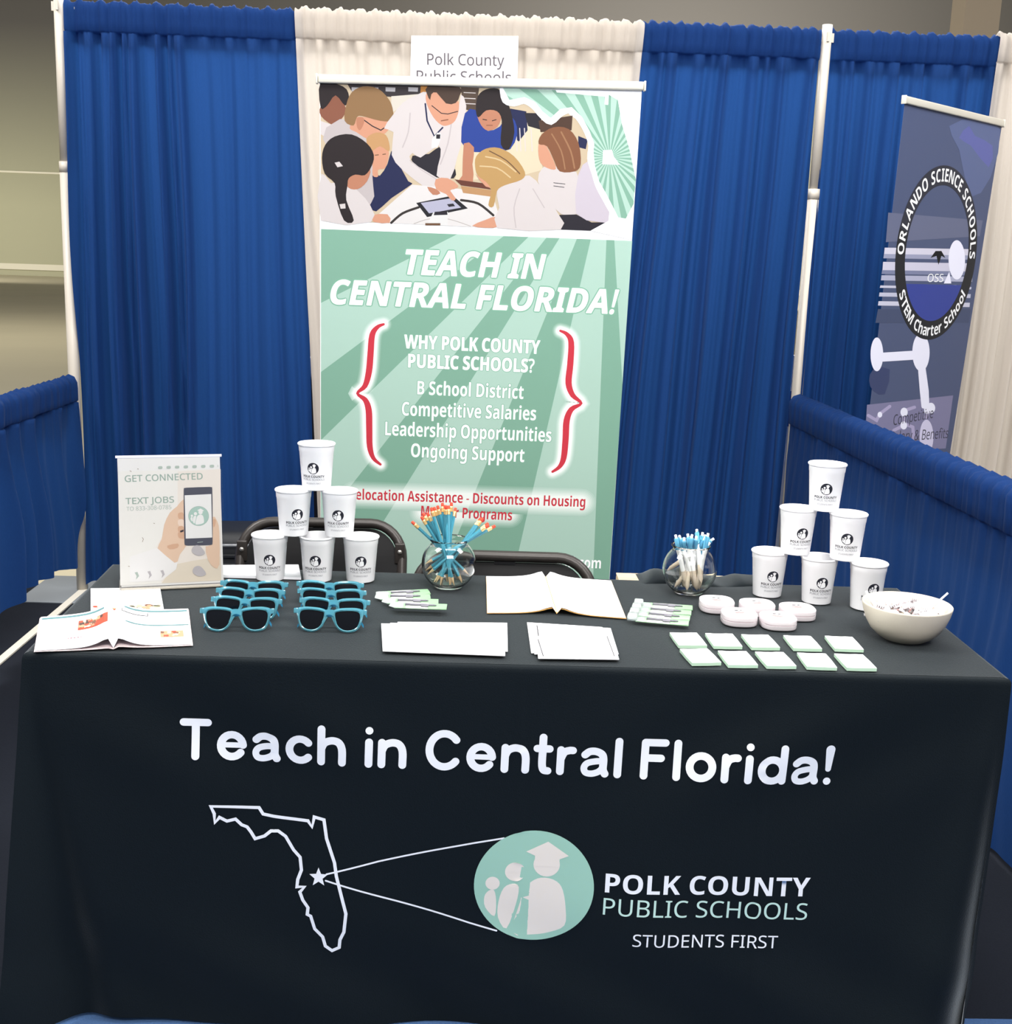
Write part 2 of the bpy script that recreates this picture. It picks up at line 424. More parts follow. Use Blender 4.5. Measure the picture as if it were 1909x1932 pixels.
drape('blue_drape', (-1.744, YB), (-.80, YB), 2.428, .05, BLUE, 11, 'tall blue drape between the left pole and the white drape', amp=.072, nf=20,
      flat=lambda u: 1.25 if u < .42 else lerp(1.25, .3, min(1, (u - .42) / .15)), eR=lambda z: HX(z, -.012, .035), group=G1)
drape('white_drape', (-.835, YB - .012), (.552, YB - .012), 2.43, .05, WHITED, 23, 'white drape behind the mint banner and the name card', amp=.03, nf=26,
      eL=lambda z: HX(z, 0, .085), eR=lambda z: HX(z, 0, -.10), off=.02, gat=.008, group=G1)
drape('blue_drape', (.535, YB), (1.280, YB), 2.437, .05, BLUE, 31, 'tall blue drape between the white drape and the middle pole', amp=.068, nf=17,
      eL=lambda z: HX(z, .0, -.10), eR=lambda z: HX(z, -.003, -.022), group=G1)
drape('blue_drape', (1.312, YB + .03), (2.02, YB + .03), 2.44, .05, BLUE, 47, 'tall blue drape behind the navy banner in the next booth', amp=.058, nf=15,
      eL=lambda z: HX(z, 0, -.006), eR=lambda z: HX(z, 0, -.05), group=G1)
drape('white_drape', (2.0, YB + .015), (3.3, YB + .015), 2.45, .05, WHITED, 53, 'pinkish white drape at the right edge beside the navy banner', amp=.04, nf=24,
      eL=lambda z: HX(z, 0, -.06), off=.015, gat=.008, group=G1)
G2 = 'low blue drapes on the side rails'
drape('rail_drape', (PXL, YB - .06), (PXL + .02, -.5), .945, .10, BLUE, 61, 'low blue drape along the left side rail by the black carpet', amp=.05, nf=22, side=-1,
      gat=.007, pocket=.10, rod=.03, grow=.5, hem=lambda u: .03 + .09 * max(0, sin(u * 9.0)), group=G2)
drape('rail_drape', (PXR, YB - .03), (PXR, -.5), .955, .03, BLUE, 71, 'low blue drape along the right side rail behind the candy bowl', amp=.014, nf=26, side=1,
      gat=.007, pocket=.12, rod=.036, group=G2)

# ================================================================== the mint banner
def rollup(name, label, P, N, tl, tr, br, bl, m_panel, z0=.10):
    """stand, pole, top rail and the printed panel; returns root, the panel builder and its Art"""
    P = Vector(P); N = Vector(N).normalized()
    a, b = on(*tl, P, N), on(*tr, P, N); c, d = on(*br, P, N), on(*bl, P, N)
    def down(u, v): t = (u.z - z0) / (u.z - v.z); return u + (v - u) * t
    c, d = down(b, c), down(a, d)
    base = (c + d) / 2; root = thing(name, label, 'banner', (base.x, base.y, 0))
    L = -Vector((base.x, base.y, 0))
    ux = (c - d).normalized(); R = Matrix((ux, -Vector((N.x, N.y, 0)).normalized(), Vector((0, 0, 1)))).transposed()
    mb = MB(); mb.slab([a, b, c, d], N, .0008, m_panel)
    return root, mb, Art(mb, P, N), (a, b, c, d), R, L, base
def rollup_finish(root, mb, corners, R, L, base, m_rail, over=.004, bar=.024):
    a, b, c, d = corners; W = (c - d).length
    mb.build('printed_panel', root, L)
    ux = (b - a).normalized(); k = (a + b) / 2
    nz = Vector((-R.col[1][0], -R.col[1][1], 0)); RR = Matrix((ux, -nz, ux.cross(-nz))).transposed()
    rl = MB().box(k + Vector((0, 0, bar * .25)), ((b - a).length + over * 2, .016, bar), m_rail, RR, bev=.004).build('top_rail', root, L)
    for q, sg in ((a, -1), (b, 1)): MB().box(q + ux * sg * (over + .003) + Vector((0, 0, bar * .25)), (.005, .019, bar + .003), m_rail, RR, bev=.0015).build('end_cap', rl)
    MB().box((base.x, base.y, .045), (W + .02, .11, .075), m_rail, R, bev=.012).build('cassette', root, L)
    for sg in (-1, 1): MB().box(base + R @ Vector((sg * W * .3, 0, -base.z + .006 + 0.004)), (.05, .30, .010), m_rail, R, bev=.003).build('foot', root, L)
    q = base - Vector((nz.x, nz.y, 0)) * .03
    MB().tube([(q.x, q.y, .08), (k.x - nz.x * .02, k.y - nz.y * .02, k.z - .01)], .008, STEEL, 10).build('support_pole', root, L)

BP, BN = Vector((-.1, 1.2, 1.3)), Vector((0, -1, -.035))
WPAN = mat('banner_white', (243, 244, 247), .55, .3)
root, mb, A, cor, R, L, base = rollup('roll_up_banner', 'mint green roll-up banner with a classroom photo and red braces behind the chairs', BP, BN,
                                 (603, 153), (1211, 167), (1150, 1088), (604.5, 900), WPAN)
def c2(*pts): return [(560 + x / 2.8074, y / 2.8074) for x, y in pts]
def c4(*pts): return [(560 + x / 2.841, 420 + y / 2.841) for x, y in pts]
GL, GD = mat('mint_light', (160, 190, 178), .6, .25), mat('mint_dark', (117, 158, 140), .6, .25)
green = [(605.5, 432), (1192.5, 454.5), (1149.5, 1088), (1137, 1270), (605, 1260)]
A.poly(green, GL)
CX, CY = 1150, 297
def wedge(p, q, k=6): return [(CX, CY), (CX + (p[0] - CX) * k, CY + (p[1] - CY) * k), (CX + (q[0] - CX) * k, CY + (q[1] - CY) * k)]
B1, B2, B3, B4, B5, B6, B7, B8, B9 = c4((130, 430), (130, 800), (130, 1165), (290, 1410), (583, 1410), (960, 1430), (1265, 1430), (1590, 1850), (1800, 1850))
RAYS = []; A.up()
for p, q in ((c4((130, -60))[0], B1), (B2, B3), (B4, B5), (B6, B7), (B8, B9)):
    g = clip(green, wedge(p, q)); A.poly(g, GD, up=False); RAYS.append(g)
# --- the classroom picture (flat shapes, back to front)
def C(n, r, g, b): return mat('print_' + n, (int(r * .80), int(g * .80), int(b * .80)), .6, .2)
SH, SH2, SK, SK2, SK3 = C('shirt', 234, 226, 226), C('shirt_shade', 212, 202, 203), C('skin', 232, 168, 138), C('skin_tan', 205, 140, 112), C('skin_brown', 150, 96, 76)
HD, HB, HBL, HBR = C('hair_dark', 46, 38, 40), C('hair_brown', 120, 88, 66), C('hair_blond', 206, 164, 106), C('hair_auburn', 146, 96, 68)
NV, RY, DK = C('navy', 38, 44, 86), C('royal', 44, 72, 160), C('dark', 44, 42, 52)
A.poly(c2((125, 430), (1090, 468), (1380, 560), (1560, 690), (1590, 950), (1660, 1172), (1558, 1222), (128, 1168)), C('wall_tan', 226, 206, 176))
A.poly(c2((262, 436), (690, 452), (650, 520), (520, 515), (300, 500)), C('shelf', 60, 54, 58))
for x in (290, 380, 470, 590): A.poly(c2((x, 462), (x + 52, 464), (x + 50, 486), (x, 484)), C('paperbox', 200, 198, 204), up=(x == 290))
A.poly(c2((656, 450), (696, 452), (694, 500), (654, 505)), C('orange', 206, 140, 70))
A.poly(c2((500, 510), (690, 495), (560, 560), (500, 600)), C('pale_wall', 236, 228, 216))
A.poly(c2((868, 462), (965, 466), (950, 600), (880, 575)), C('shelf_brown', 92, 76, 66))
for y in (490, 520, 548): A.line(c2((885, y), (945, y + 3)), 1.5, SH)
A.poly(c2((840, 740), (1290, 630), (1300, 900), (1190, 930), (840, 960)), C('floor_pale', 242, 228, 198))
A.poly(c2((1130, 575), (1215, 590), (1222, 690), (1175, 750), (1125, 710)), NV)
A.poly(c2((1205, 598), (1290, 600), (1300, 690), (1225, 668)), DK)
A.poly(c2((1280, 640), (1460, 612), (1455, 690), (1290, 700)), C('desk', 86, 62, 50))
for x in (1180, 1205, 1240, 1160): A.line(c2((x, 680), (x + 6, 800)), 1.8, SH, 0)
A.poly(c2((1490, 720), (1540, 740), (1530, 790), (1490, 780)), NV)
A.poly(c2((125, 640), (190, 662), (150, 725), (125, 710)), SH)
A.poly(c2((128, 560), (200, 495), (252, 555), (257, 600), (215, 652), (188, 662), (128, 615)), SK3, 3)
A.poly(c2((126, 436), (245, 458), (276, 510), (256, 560), (205, 505), (160, 560), (126, 570)), HD, 3)
A.poly(c2((200, 648), (255, 632), (310, 690), (370, 740), (400, 850), (412, 1050), (380, 1082), (300, 1000), (138, 735)), SH2, 2)
A.poly(c2((298, 640), (330, 618), (460, 636), (503, 640), (482, 692), (440, 722), (375, 735), (315, 700), (280, 680)), SK, 3)
A.poly(c2((253, 640), (262, 555), (290, 490), (350, 458), (430, 470), (490, 530), (510, 590), (506, 638), (440, 640), (345, 615), (318, 622), (300, 665)), C('hair_sandy', 158, 122, 84), 3)
A.line(c2((350, 632), (400, 668), (445, 690), (462, 678)), 2, DK)
A.poly(c2((318, 625), (350, 622), (356, 650), (335, 690), (318, 670)), SK2, 3)
A.poly(c2((400, 930), (440, 930), (480, 868), (500, 800), (520, 830), (590, 960), (610, 975), (500, 1050), (420, 1120), (385, 1090), (410, 1040)), NV, 2)
A.poly(c2((388, 785), (440, 765), (485, 795), (482, 850), (465, 892), (430, 900), (430, 935), (402, 930), (400, 870)), SK, 3)
A.poly(c2((368, 735), (420, 702), (472, 716), (491, 770), (486, 802), (440, 775), (392, 800)), C('hair_straw', 214, 166, 116), 3)
A.line(c2((415, 822), (432, 820)), 1.6, HB); A.line(c2((455, 818), (470, 816)), 1.6, HB)
A.poly(c2((612, 825), (700, 815), (760, 775), (790, 840), (840, 900), (830, 945), (745, 940), (690, 930), (620, 872)), DK, 2)
A.poly(c2((560, 545), (640, 500), (690, 488), (720, 560), (770, 655), (850, 600), (868, 500), (897, 560), (882, 720), (850, 830), (812, 950), (740, 930), (760, 830), (750, 770), (655, 835), (612, 810), (605, 860), (765, 955), (740, 1005), (690, 1000), (560, 900), (502, 820), (512, 700), (462, 680), (508, 610)), SH, 2)
A.line(c2((600, 600), (590, 700), (560, 780)), 2.5, SH2, 3); A.line(c2((820, 640), (800, 760), (760, 870)), 2.5, SH2, 3); A.line(c2((600, 850), (660, 900), (740, 950)), 2, SH2)
A.poly(c2((688, 490), (735, 478), (790, 540), (850, 530), (858, 580), (838, 640), (800, 664), (765, 662), (722, 620), (686, 545)), SK, 3)
A.poly(c2((694, 455), (862, 462), (863, 505), (842, 545), (790, 548), (740, 490), (712, 500), (706, 530), (690, 500)), C('hair_man', 82, 64, 56), 2)
A.line(c2((715, 560), (765, 600), (800, 604), (852, 590)), 1.6, DK); A.line(c2((765, 640), (800, 634)), 2, SK3)
A.line(c2((680, 550), (690, 640), (728, 722), (772, 676)), 3, NV)
A.poly(c2((716, 735), (745, 702), (764, 708), (760, 740), (745, 782), (712, 784)), C('badge', 246, 246, 246)); A.poly(c2((738, 712), (760, 712), (758, 735), (738, 735)), DK)
A.poly(c2((890, 600), (945, 582), (975, 655), (1012, 694), (1075, 670), (1115, 612), (1155, 640), (1167, 712), (1130, 790), (1055, 800), (940, 805), (870, 752)), RY, 2)
A.poly(c2((884, 760), (938, 780), (930, 870), (932, 965), (848, 962), (876, 930)), SK2, 2)
A.poly(c2((955, 600), (1000, 572), (1065, 585), (1083, 620), (1062, 672), (1012, 692), (975, 662)), SK2, 3)
A.poly(c2((948, 585), (958, 510), (1000, 474), (1065, 470), (1105, 520), (1133, 590), (1152, 700), (1122, 792), (1080, 765), (1085, 640), (1060, 590), (1003, 585), (962, 622)), HD, 3)
A.line(c2((985, 632), (1005, 636)), 1.6, HD); A.line(c2((1035, 640), (1055, 634)), 1.6, HD); A.line(c2((1005, 664), (1035, 664)), 1.6, SK3)
A.poly(c2((395, 1168), (610, 978), (860, 1000), (1040, 1040), (1070, 1140), (930, 1202), (500, 1182)), C('table_white', 244, 240, 240), 0)
A.poly(c2((868, 985), (1036, 1008), (1030, 1042), (880, 1022)), C('wood', 206, 158, 112)); A.poly(c2((835, 950), (1000, 972), (1030, 1004), (870, 982)), C('board', 112, 64, 52))
A.line(c2((500, 1180), (560, 1130), (645, 1098)), 4.5, C('cable', 58, 52, 50), 4); A.line(c2((870, 1060), (960, 1078), (1040, 1140)), 4.5, C('cable', 58, 52, 50), 4)
A.line(c2((620, 1185), (700, 1160), (800, 1160), (920, 1198)), 1.2, C('groove', 190, 184, 180), 4)
A.poly(c2((632, 1075), (825, 1036), (906, 1104), (690, 1150)), C('tablet', 38, 38, 44)); A.poly(c2((656, 1075), (816, 1050), (870, 1100), (700, 1130)), C('screen', 196, 196, 220))
A.poly(c2((795, 1082), (828, 1078), (838, 1092), (805, 1096)), DK)
A.poly(c2((690, 1190), (722, 1125), (800, 1122), (798, 1195)), C('badge', 246, 246, 246)); A.poly(c2((730, 1122), (795, 1118), (798, 1138), (725, 1140)), DK); A.poly(c2((680, 1182), (760, 1182), (760, 1194), (680, 1194)), HB)
A.poly(c2((735, 950), (800, 944), (856, 985), (832, 1002), (812, 1010), (842, 1052), (820, 1062), (790, 1028), (738, 1002)), SK, 2)
A.poly(c2((690, 990), (738, 1002), (760, 1025), (720, 1032)), SK2, 2)
A.poly(c2((398, 1140), (480, 1135), (492, 1180), (408, 1176)), SK, 2)
A.poly(c2((130, 920), (180, 970), (260, 960), (330, 1018), (390, 1090), (393, 1176), (128, 1168)), SH, 2)
A.poly(c2((262, 935), (320, 905), (388, 895), (372, 960), (322, 1002), (270, 992)), SK2, 3)
A.poly(c2((133, 835), (150, 768), (200, 723), (290, 712), (372, 760), (408, 822), (395, 882), (360, 928), (310, 925), (275, 945), (268, 985), (262, 1060), (302, 1168), (250, 1168), (206, 1040), (200, 970), (148, 920)), HD, 3)
A.poly(c2((200, 862), (225, 856), (244, 880), (215, 886)), SH); A.poly(c2((226, 1082), (256, 1078), (258, 1104), (232, 1106)), SH)
A.poly(c2((1300, 890), (1350, 880), (1480, 912), (1492, 1000), (1482, 1132), (1400, 1134), (1330, 1060), (1276, 960)), SH, 2)
A.poly(c2((1390, 1138), (1480, 1136), (1560, 1178), (1645, 1178), (1558, 1222), (1398, 1216)), DK)
A.poly(c2((1490, 925), (1540, 855), (1572, 920), (1605, 1000), (1655, 1100), (1660, 1170), (1600, 1176), (1478, 1132)), C('shirt_lilac', 224, 214, 228), 2)
A.poly(c2((1285, 745), (1310, 755), (1350, 830), (1372, 895), (1330, 892), (1290, 862), (1278, 800)), SK, 3)
A.poly(c2((1280, 762), (1296, 712), (1360, 674), (1440, 684), (1492, 760), (1503, 870), (1470, 908), (1392, 908), (1362, 850), (1325, 775)), HBR, 3)
A.line(c2((1400, 700), (1450, 800), (1470, 890)), 3, C('hair_light', 178, 130, 96), 3); A.line(c2((1350, 710), (1400, 800), (1420, 895)), 2.5, C('hair_light', 178, 130, 96), 3)
A.line(c2((1360, 968), (1420, 975)), 1.2, DK); A.line(c2((1360, 985), (1415, 992)), 1.2, DK)
A.poly(c2((928, 1196), (1000, 1164), (1058, 1148), (1068, 1200), (1000, 1207)), SK, 2)
A.poly(c2((1058, 990), (1150, 948), (1232, 930), (1300, 1000), (1382, 1130), (1397, 1216), (1060, 1207), (1072, 1100)), SH, 2)
A.line(c2((1180, 1000), (1150, 1100), (1160, 1205)), 2, SH2, 3); A.line(c2((1250, 1000), (1310, 1100)), 2, SH2, 3)
A.poly(c2((945, 920), (1000, 962), (1085, 968), (1050, 992), (1000, 988)), SK, 2)
A.poly(c2((944, 880), (950, 828), (1000, 788), (1072, 784), (1150, 828), (1207, 910), (1190, 952), (1100, 982), (1060, 1012), (1042, 1092), (1014, 1086), (1030, 1010), (1000, 962), (958, 930)), HBL, 3)
A.line(c2((1000, 830), (1080, 850), (1160, 910)), 2.5, C('hair_streak', 236, 208, 160), 3); A.line(c2((970, 880), (1060, 890), (1130, 940)), 2.5, C('hair_streak', 236, 208, 160), 3); A.line(c2((1020, 800), (1110, 850), (1180, 920)), 2, HB, 3)
# white torn edge, then the map with its own rays
A.poly(c2((1770, 495), (1560, 520), (1640, 700), (1600, 900), (1660, 1080), (1650, 1170), (1555, 1222), (1772, 1270)), WPAN)
gulf = [(1092, 474), (1105, 530), (1150, 545), (1205, 532), (1255, 560), (1300, 610), (1345, 642), (1395, 600), (1450, 582), (1500, 630), (1540, 700), (1562, 770), (1556, 840), (1580, 920), (1600, 985), (1640, 1060), (1668, 1110), (1695, 1150)]
A.line(c2(*gulf), 13, WPAN, 3)
mp = c2((1092, 466), (1370, 477), (1376, 490), (1632, 512), (1630, 553), (1648, 556), (1652, 502), (1700, 530), (1722, 660), (1760, 785), (1795, 950), (1783, 1080), (1742, 1158), (1702, 1152), (1668, 1085), (1640, 1030), (1600, 960), (1578, 880), (1570, 800), (1575, 762), (1550, 695), (1510, 620), (1455, 568), (1395, 578), (1345, 625), (1300, 590), (1262, 540), (1205, 515), (1125, 530))
A.poly(mp, GL); A.up()
for k in range(30):
    a0, a1 = 2 * pi * (k + .1) / 30, 2 * pi * (k + .6) / 30
    for t in tessellate_polygon([[Vector((x, y, 0)) for x, y in mp]]):
        g = clip([mp[i] for i in t], [(CX, CY), (CX + 900 * cos(a0), CY + 900 * sin(a0)), (CX + 900 * cos(a1), CY + 900 * sin(a1))])
        if len(g) > 2: A.poly(g, GD, up=False)
A.poly(c2((1622, 796), (1668, 794), (1678, 830), (1710, 872), (1618, 870)), WPAN)
# --- lettering of the lower half
A.k = 4
OUT = mat('mint_outline', (118, 166, 144), .6, .2)
def otext(t, p0, p1, cap, shear=0, ow=.06, fat=0, space=1):
    A.k = 4; A.text(t, p0, p1, cap, OUT, 1, shear, space, fat + ow); A.text(t, p0, p1, cap, INKW, 1, shear, space, fat)
otext('TEACH IN', (765, 517), (1028, 526.5), 46, .22, .05, .02)
otext('CENTRAL FLORIDA!', (624, 573), (1165, 592), 45, .22, .05, .02)
otext('WHY POLK COUNTY', (762.5, 656.6), (1017.7, 667.5), 25, 0, .045, .02)
otext('PUBLIC SCHOOLS?', (770, 692.9), (1007, 702.7), 25, 0, .045, .02)
for t, p0, p1 in (('B School District', (787, 744), (987, 752.7)), ('Competitive Salaries', (758, 783.7), (1010.7, 793)), ('Leadership Opportunities', (726.5, 821), (1039.6, 833.7)), ('Ongoing Support', (775, 862), (988.5, 871.8))):
    otext(t, p0, p1, 25.5, 0, .045)
BR1 = c4((465, 545), (432, 560), (404, 602), (395, 700), (386, 800), (365, 875), (325, 915), (366, 950), (385, 1005), (388, 1100), (391, 1200), (410, 1262), (448, 1296))
BR2 = c4((1412, 580), (1447, 598), (1470, 642), (1465, 760), (1456, 860), (1478, 925), (1523, 968), (1472, 1000), (1446, 1060), (1440, 1160), (1430, 1260), (1408, 1308), (1370, 1335))
BW = [4.5, 7.5, 11, 12, 12, 9.5, 5, 9.5, 12, 12, 11, 7.5, 4.5]
RED = mat('crimson_ink', (188, 52, 66), .6, .2); # soft white edging printed round the braces and the red lines: steps from mint to white, following the rays beneath
def mixw(c, a): return tuple(round(lerp_(v, 244, a)) for v in c)
def lerp_(a, b, t): return a + (b - a) * t
def edging(pieces, a):
    ml, md = mat('mint_light_%d' % (a * 100), mixw((160, 190, 178), a), .6, .25), mat('mint_dark_%d' % (a * 100), mixw((117, 158, 140), a), .6, .25)
    A.up()
    for q in pieces: A.poly(q, ml, up=False)
    A.up()
    for q in pieces:
        for r_ in RAYS:
            g = clip(r_, q)
            if len(g) > 2: A.poly(g, md, up=False)
for br in (BR1, BR2):
    A.k = 4; pts = smooth(br, 4, False); W = [w[0] for w in smooth([(w,) for w in BW], 4, False)]
    for ex, a in ((26, .1), (22.5, .22), (19, .38), (15.5, .56), (12, .75), (8, .92)): edging(ribbon(pts, [w + ex for w in W]), a)
    A.up()
    for q in ribbon(pts, W): mb.poly([A.p(*z) for z in q], RED)
def soft_band(x0, x1, ya, yb_, h):
    for g, a in ((17, .12), (14, .24), (11, .38), (8, .52), (5, .66), (2, .78)):
        hh = h + g; s_ = lambda x: lerp_(ya, yb_, (x - x0) / (x1 - x0))
        pts = [(x0 + cos(radians(t)) * hh * 1.1, s_(x0) + sin(radians(t)) * hh) for t in range(90, 271, 18)] + [(x1 + cos(radians(t)) * hh * 1.1, s_(x1) + sin(radians(t)) * hh) for t in range(-90, 91, 18)]
        edging([pts], a)
A.k = 4
soft_band(800, 960, 966, 971, 8); soft_band(668, 1096, 934, 948, 9)
A.text('Relocation Assistance - Discounts on Housing', (659, 942), (1103.5, 956.5), 19.5, RED, 1)
A.text('Mentor Programs', (794, 973.5), (965.5, 981.8), 19.5, RED, 1)
A.line([(932.5, 1040), (931.5, 1066)], 2.6, INKW)
A.text('polkschoolsfl.com', (947, 1066), (1133, 1072.5), 20, INKW, 1)
rollup_finish(root, mb, cor, R, L, base, RAILW, bar=.022)

# name card pinned on the white drape
nc = MB(); NP = Vector((0, YB - .075, 2.2)); NN = Vector((0, -1, .0))
nc.slab([on(*q, NP, NN) for q in ((776, 67), (978, 68), (974, 222), (772, 220))], NN, .0012, PAPER)
NA = Art(nc, NP, NN); GRI = mat('grey_ink', (92, 86, 92), .6, .2)
NA.text('Polk County', (806, 122), (951, 124.5), 21, GRI, fat=.012); NA.text('Public Schools', (786, 154), (964, 157), 21, GRI, fat=.012)
tag(nc.build('name_card'), 'white name card pinned to the white drape, half hidden by the banner top', 'sign')

# ================================================================== the navy banner of the next booth
a3, b3 = atZ(1705, 184, 2.078), atZ(1897, 231, 2.078)
ON = Vector((a3.y - b3.y, b3.x - a3.x, 0)).normalized(); ON = -ON if ON.dot(CAM - a3) < 0 else ON
SLATE = mat('banner_slate', (74, 84, 116), .5, .3)
root, mb, A, cor, R, L, base = rollup('roll_up_banner', 'navy roll-up banner with a round emblem in the next booth', a3, ON, (1707, 192), (1890, 236), (1796, 830), (1634, 830), SLATE)
def c3(*pts): return [(1200 + x / 2.6925, y / 2.6925) for x, y in pts]
def c6(*pts): return [(1380 + x / 3.219, 700 + y / 3.219) for x, y in pts]
PN = lambda n, r, g, b: mat('navy_print_' + n, (r, g, b), .5, .3)
A.poly(c3((1590, 640), (1740, 600), (1850, 660), (1800, 900), (1700, 1000), (1640, 760)), PN('haze', 88, 100, 140), 2)
A.poly(c3((1690, 640), (1720, 690), (1810, 740), (1790, 850), (1700, 740), (1640, 700)), PN('violet', 92, 98, 160), 2)
A.poly(c3((1280, 1080), (1760, 1120), (1745, 1200), (1268, 1230)), PN('band_mid', 98, 104, 132))
for k, (y0, y1, c) in enumerate(((1258, 1290, (206, 204, 222)), (1290, 1312, (150, 154, 182)), (1330, 1372, (200, 198, 218)), (1372, 1392, (120, 126, 158)), (1398, 1424, (170, 172, 198)), (1450, 1462, (196, 196, 216)), (1486, 1506, (186, 188, 210)), (1530, 1552, (196, 198, 216)))):
    xl = 1262 - (y0 - 1258) * .115; xr = 1722 - (y0 - 1258) * .1
    A.poly(c3((xl, y0), (xr, y0 + 8), (xr - 2, y1 + 8), (xl - 3, y1)), mat('navy_stripe_%d' % c[0] + str(c[2]), c, .5, .3), up=(k == 0))
A.poly(c3((1228, 1570), (1700, 1570), (1690, 1640), (1215, 1640)), PN('low', 66, 76, 106))
LAV = PN('lavender', 232, 232, 250); PUR = PN('purple_grey', 124, 122, 156); PUR2 = PN('mauve', 168, 160, 196)
A.poly(c6((822, 205), (1345, 148), (1300, 470), (1130, 480), (812, 360)), PUR)
A.poly(c6((860, -10), (960, -10), (930, 140), (860, 120), (835, 60)), PN('pool', 56, 66, 104), 2)
for pts in (((900, 260), (960, 215)), ((900, 260), (880, 300), (830, 270)), ((985, 360), (1045, 330), (1045, 240)), ((1100, 340), (1045, 320)), ((1100, 340), (1110, 470)), ((1110, 220), (1050, 240)), ((1180, 280), (1210, 230))):
    A.line(c6(*pts), 6, PUR2)
for x, y, r in ((1047, 250, 22), (1210, 225, 26), (1045, 330, 20), (900, 265, 14)): A.poly(c6(*circ(x, y, r, 24, r * 1.25)), LAV)
A.poly(c6(*circ(1183, 400, 42, 30, 105)), PN('lav_mid', 204, 200, 228))
A.line(c6((1150, 0), (1160, 120), (1165, 215)), [11, 11, 8], LAV)
A.line(c3((1240, 1815), (1400, 1805)), 17, LAV)
A.poly(c3(*circ(1222, 1800, 32, 30, 86)), LAV); A.poly(c3(*circ(1446, 1790, 44, 36, 96)), LAV)
A.line(c3((1452, 1860), (1472, 1985), (1476, 2090)), [12, 10, 10], LAV)
# emblem: a true circle on the sheet
ec = A.p(1769, 479); up3 = Vector((0, 0, 1)); rt3 = up3.cross(A.N).normalized(); er = (A.p(1769, 318) - A.p(1769, 640)).length / 2
def ring(r, m, n=72, r0=None, a0=0, a1=360):
    A.up(); o = A.N * (A.base + A.k * A.step) ; cc = ec - A.N * A.base
    f = lambda rr, a: cc + o + (rt3 * cos(radians(a)) + up3 * sin(radians(a))) * rr * er
    pts = [f(r, a0 + (a1 - a0) * k / n) for k in range(n + 1)]
    if r0: mb.grid([pts, [f(r0, a0 + (a1 - a0) * k / n) for k in range(n + 1)]], m, False)
    else: mb.poly(pts[:-1] if a1 - a0 == 360 else pts, m)
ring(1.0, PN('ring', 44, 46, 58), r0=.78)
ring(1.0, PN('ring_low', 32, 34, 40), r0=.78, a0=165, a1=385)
ring(.78, PN('blue_bowl', 52, 66, 146), a0=207, a1=333)
A.line(c3((1390, 1452), (1625, 1452)), 3.2, LAV)
A.poly(c3(*circ(1628, 1320, 42, 36, 100)), LAV); A.poly(c3((1562, 1440), (1590, 1380), (1600, 1440)), LAV)
A.poly(c3((1495, 1310), (1520, 1275), (1550, 1275), (1570, 1310), (1550, 1300), (1535, 1345), (1525, 1300)), BLK)
A.text('OSS', c3((1478, 1432))[0], c3((1558, 1432))[0], 15, INKW); A.text('OSS', c3((1470, 1500))[0], c3((1540, 1500))[0], 12, PUR2)
def arctext(t, rad, a_mid, span, h, m, bold, outer):
    A.up(); ws = [(glyphs(ch, bold)[2] + .14) if ch != ' ' else .42 for ch in t]; tot = sum(ws); a = a_mid + (span / 2 if outer else -span / 2)
    for ch, w_ in zip(t, ws):
        da = span * w_ / tot; am = a - da / 2 if outer else a + da / 2; a = a - da if outer else a + da
        if ch == ' ': continue
        V, F, gw = glyphs(ch, bold); rd = rt3 * cos(radians(am)) + up3 * sin(radians(am)); tg = rt3 * sin(radians(am)) - up3 * cos(radians(am))
        if not outer: tg = -tg
        yy = rd if outer else -rd
        sc = h * er / CAPH; sx = radians(da) * rad * er / w_
        o = ec - A.N * A.base + A.N * (A.base + A.k * A.step) + rd * rad * er - yy * (0 if outer else h * er * 0)
        mb.add([o + tg * ((x - gw / 2) * min(sx, sc * 1.15)) + yy * (y * sc) for x, y in V], F, m)
arctext('ORLANDO SCIENCE SCHOOLS', .82, 90, 186, .145, INKW, 1, True)
arctext('STEM Charter School', .955, 270, 122, .13, INKW, 1, False)
A.text('Competitive', c6((980, 330))[0], c6((1222, 284))[0], 19, PN('type', 60, 60, 78), 0); A.text('Salary & Benefits', c6((962, 432))[0], c6((1312, 406))[0], 19, PN('type', 60, 60, 78), 0)
rollup_finish(root, mb, cor, R, L, base, RAILW, bar=.026)

# ================================================================== the tablecloth
TZ = .745
FL, FR, BR_, BL_ = Vector((-.911, .002)), Vector((.903, -.025)), Vector((.917, .613)), Vector((-.940, .655))
E1 = (FR - FL).normalized(); FN = Vector((E1.y, -E1.x))            # front face looks along FN
def g_(x, c, w): return exp(-((x - c) / w) ** 2)
def wrinkle(u, z):
    """how far the front hangs out of its plane, u metres from the left corner"""
    q = max(0, (TZ - z) / TZ)
    d = q * (.010 * sin(5.1 * u + 2.2 * z + .7) + .007 * sin(11.3 * u - 3.1 * z + 2.0) + .0034 * sin(23 * u + 2 * z)) + .012 * q
    d += .0055 * sin(14 * u + 19 * z + 1) * g_(u, .35, .3) * g_(z, .6, .1) + .0055 * sin(15 * u - 22 * z) * g_(u, 1.45, .3) * g_(z, .6, .12)
    for c in (.445, .905, 1.36): d += .0016 * g_(u, c + .02 * q, .006)
    d += .006 * sin(13 * u + 21 * z) * g_(z, .1, .12)
    return d
LF = (FR - FL).length
def front_off(u, z):
    q = max(0, (TZ - z) / TZ); d = wrinkle(u, z)
    w = .012 + .035 * q
    d += q * (.075 * g_(u, 0, w * 1.1) - .032 * g_(u, .085 * q + .005, w * 1.0))
    d += q * (.040 * g_(u, LF - .10 * q, w * 1.9) - .03 * g_(u, LF - .005, w * .9))
    return d
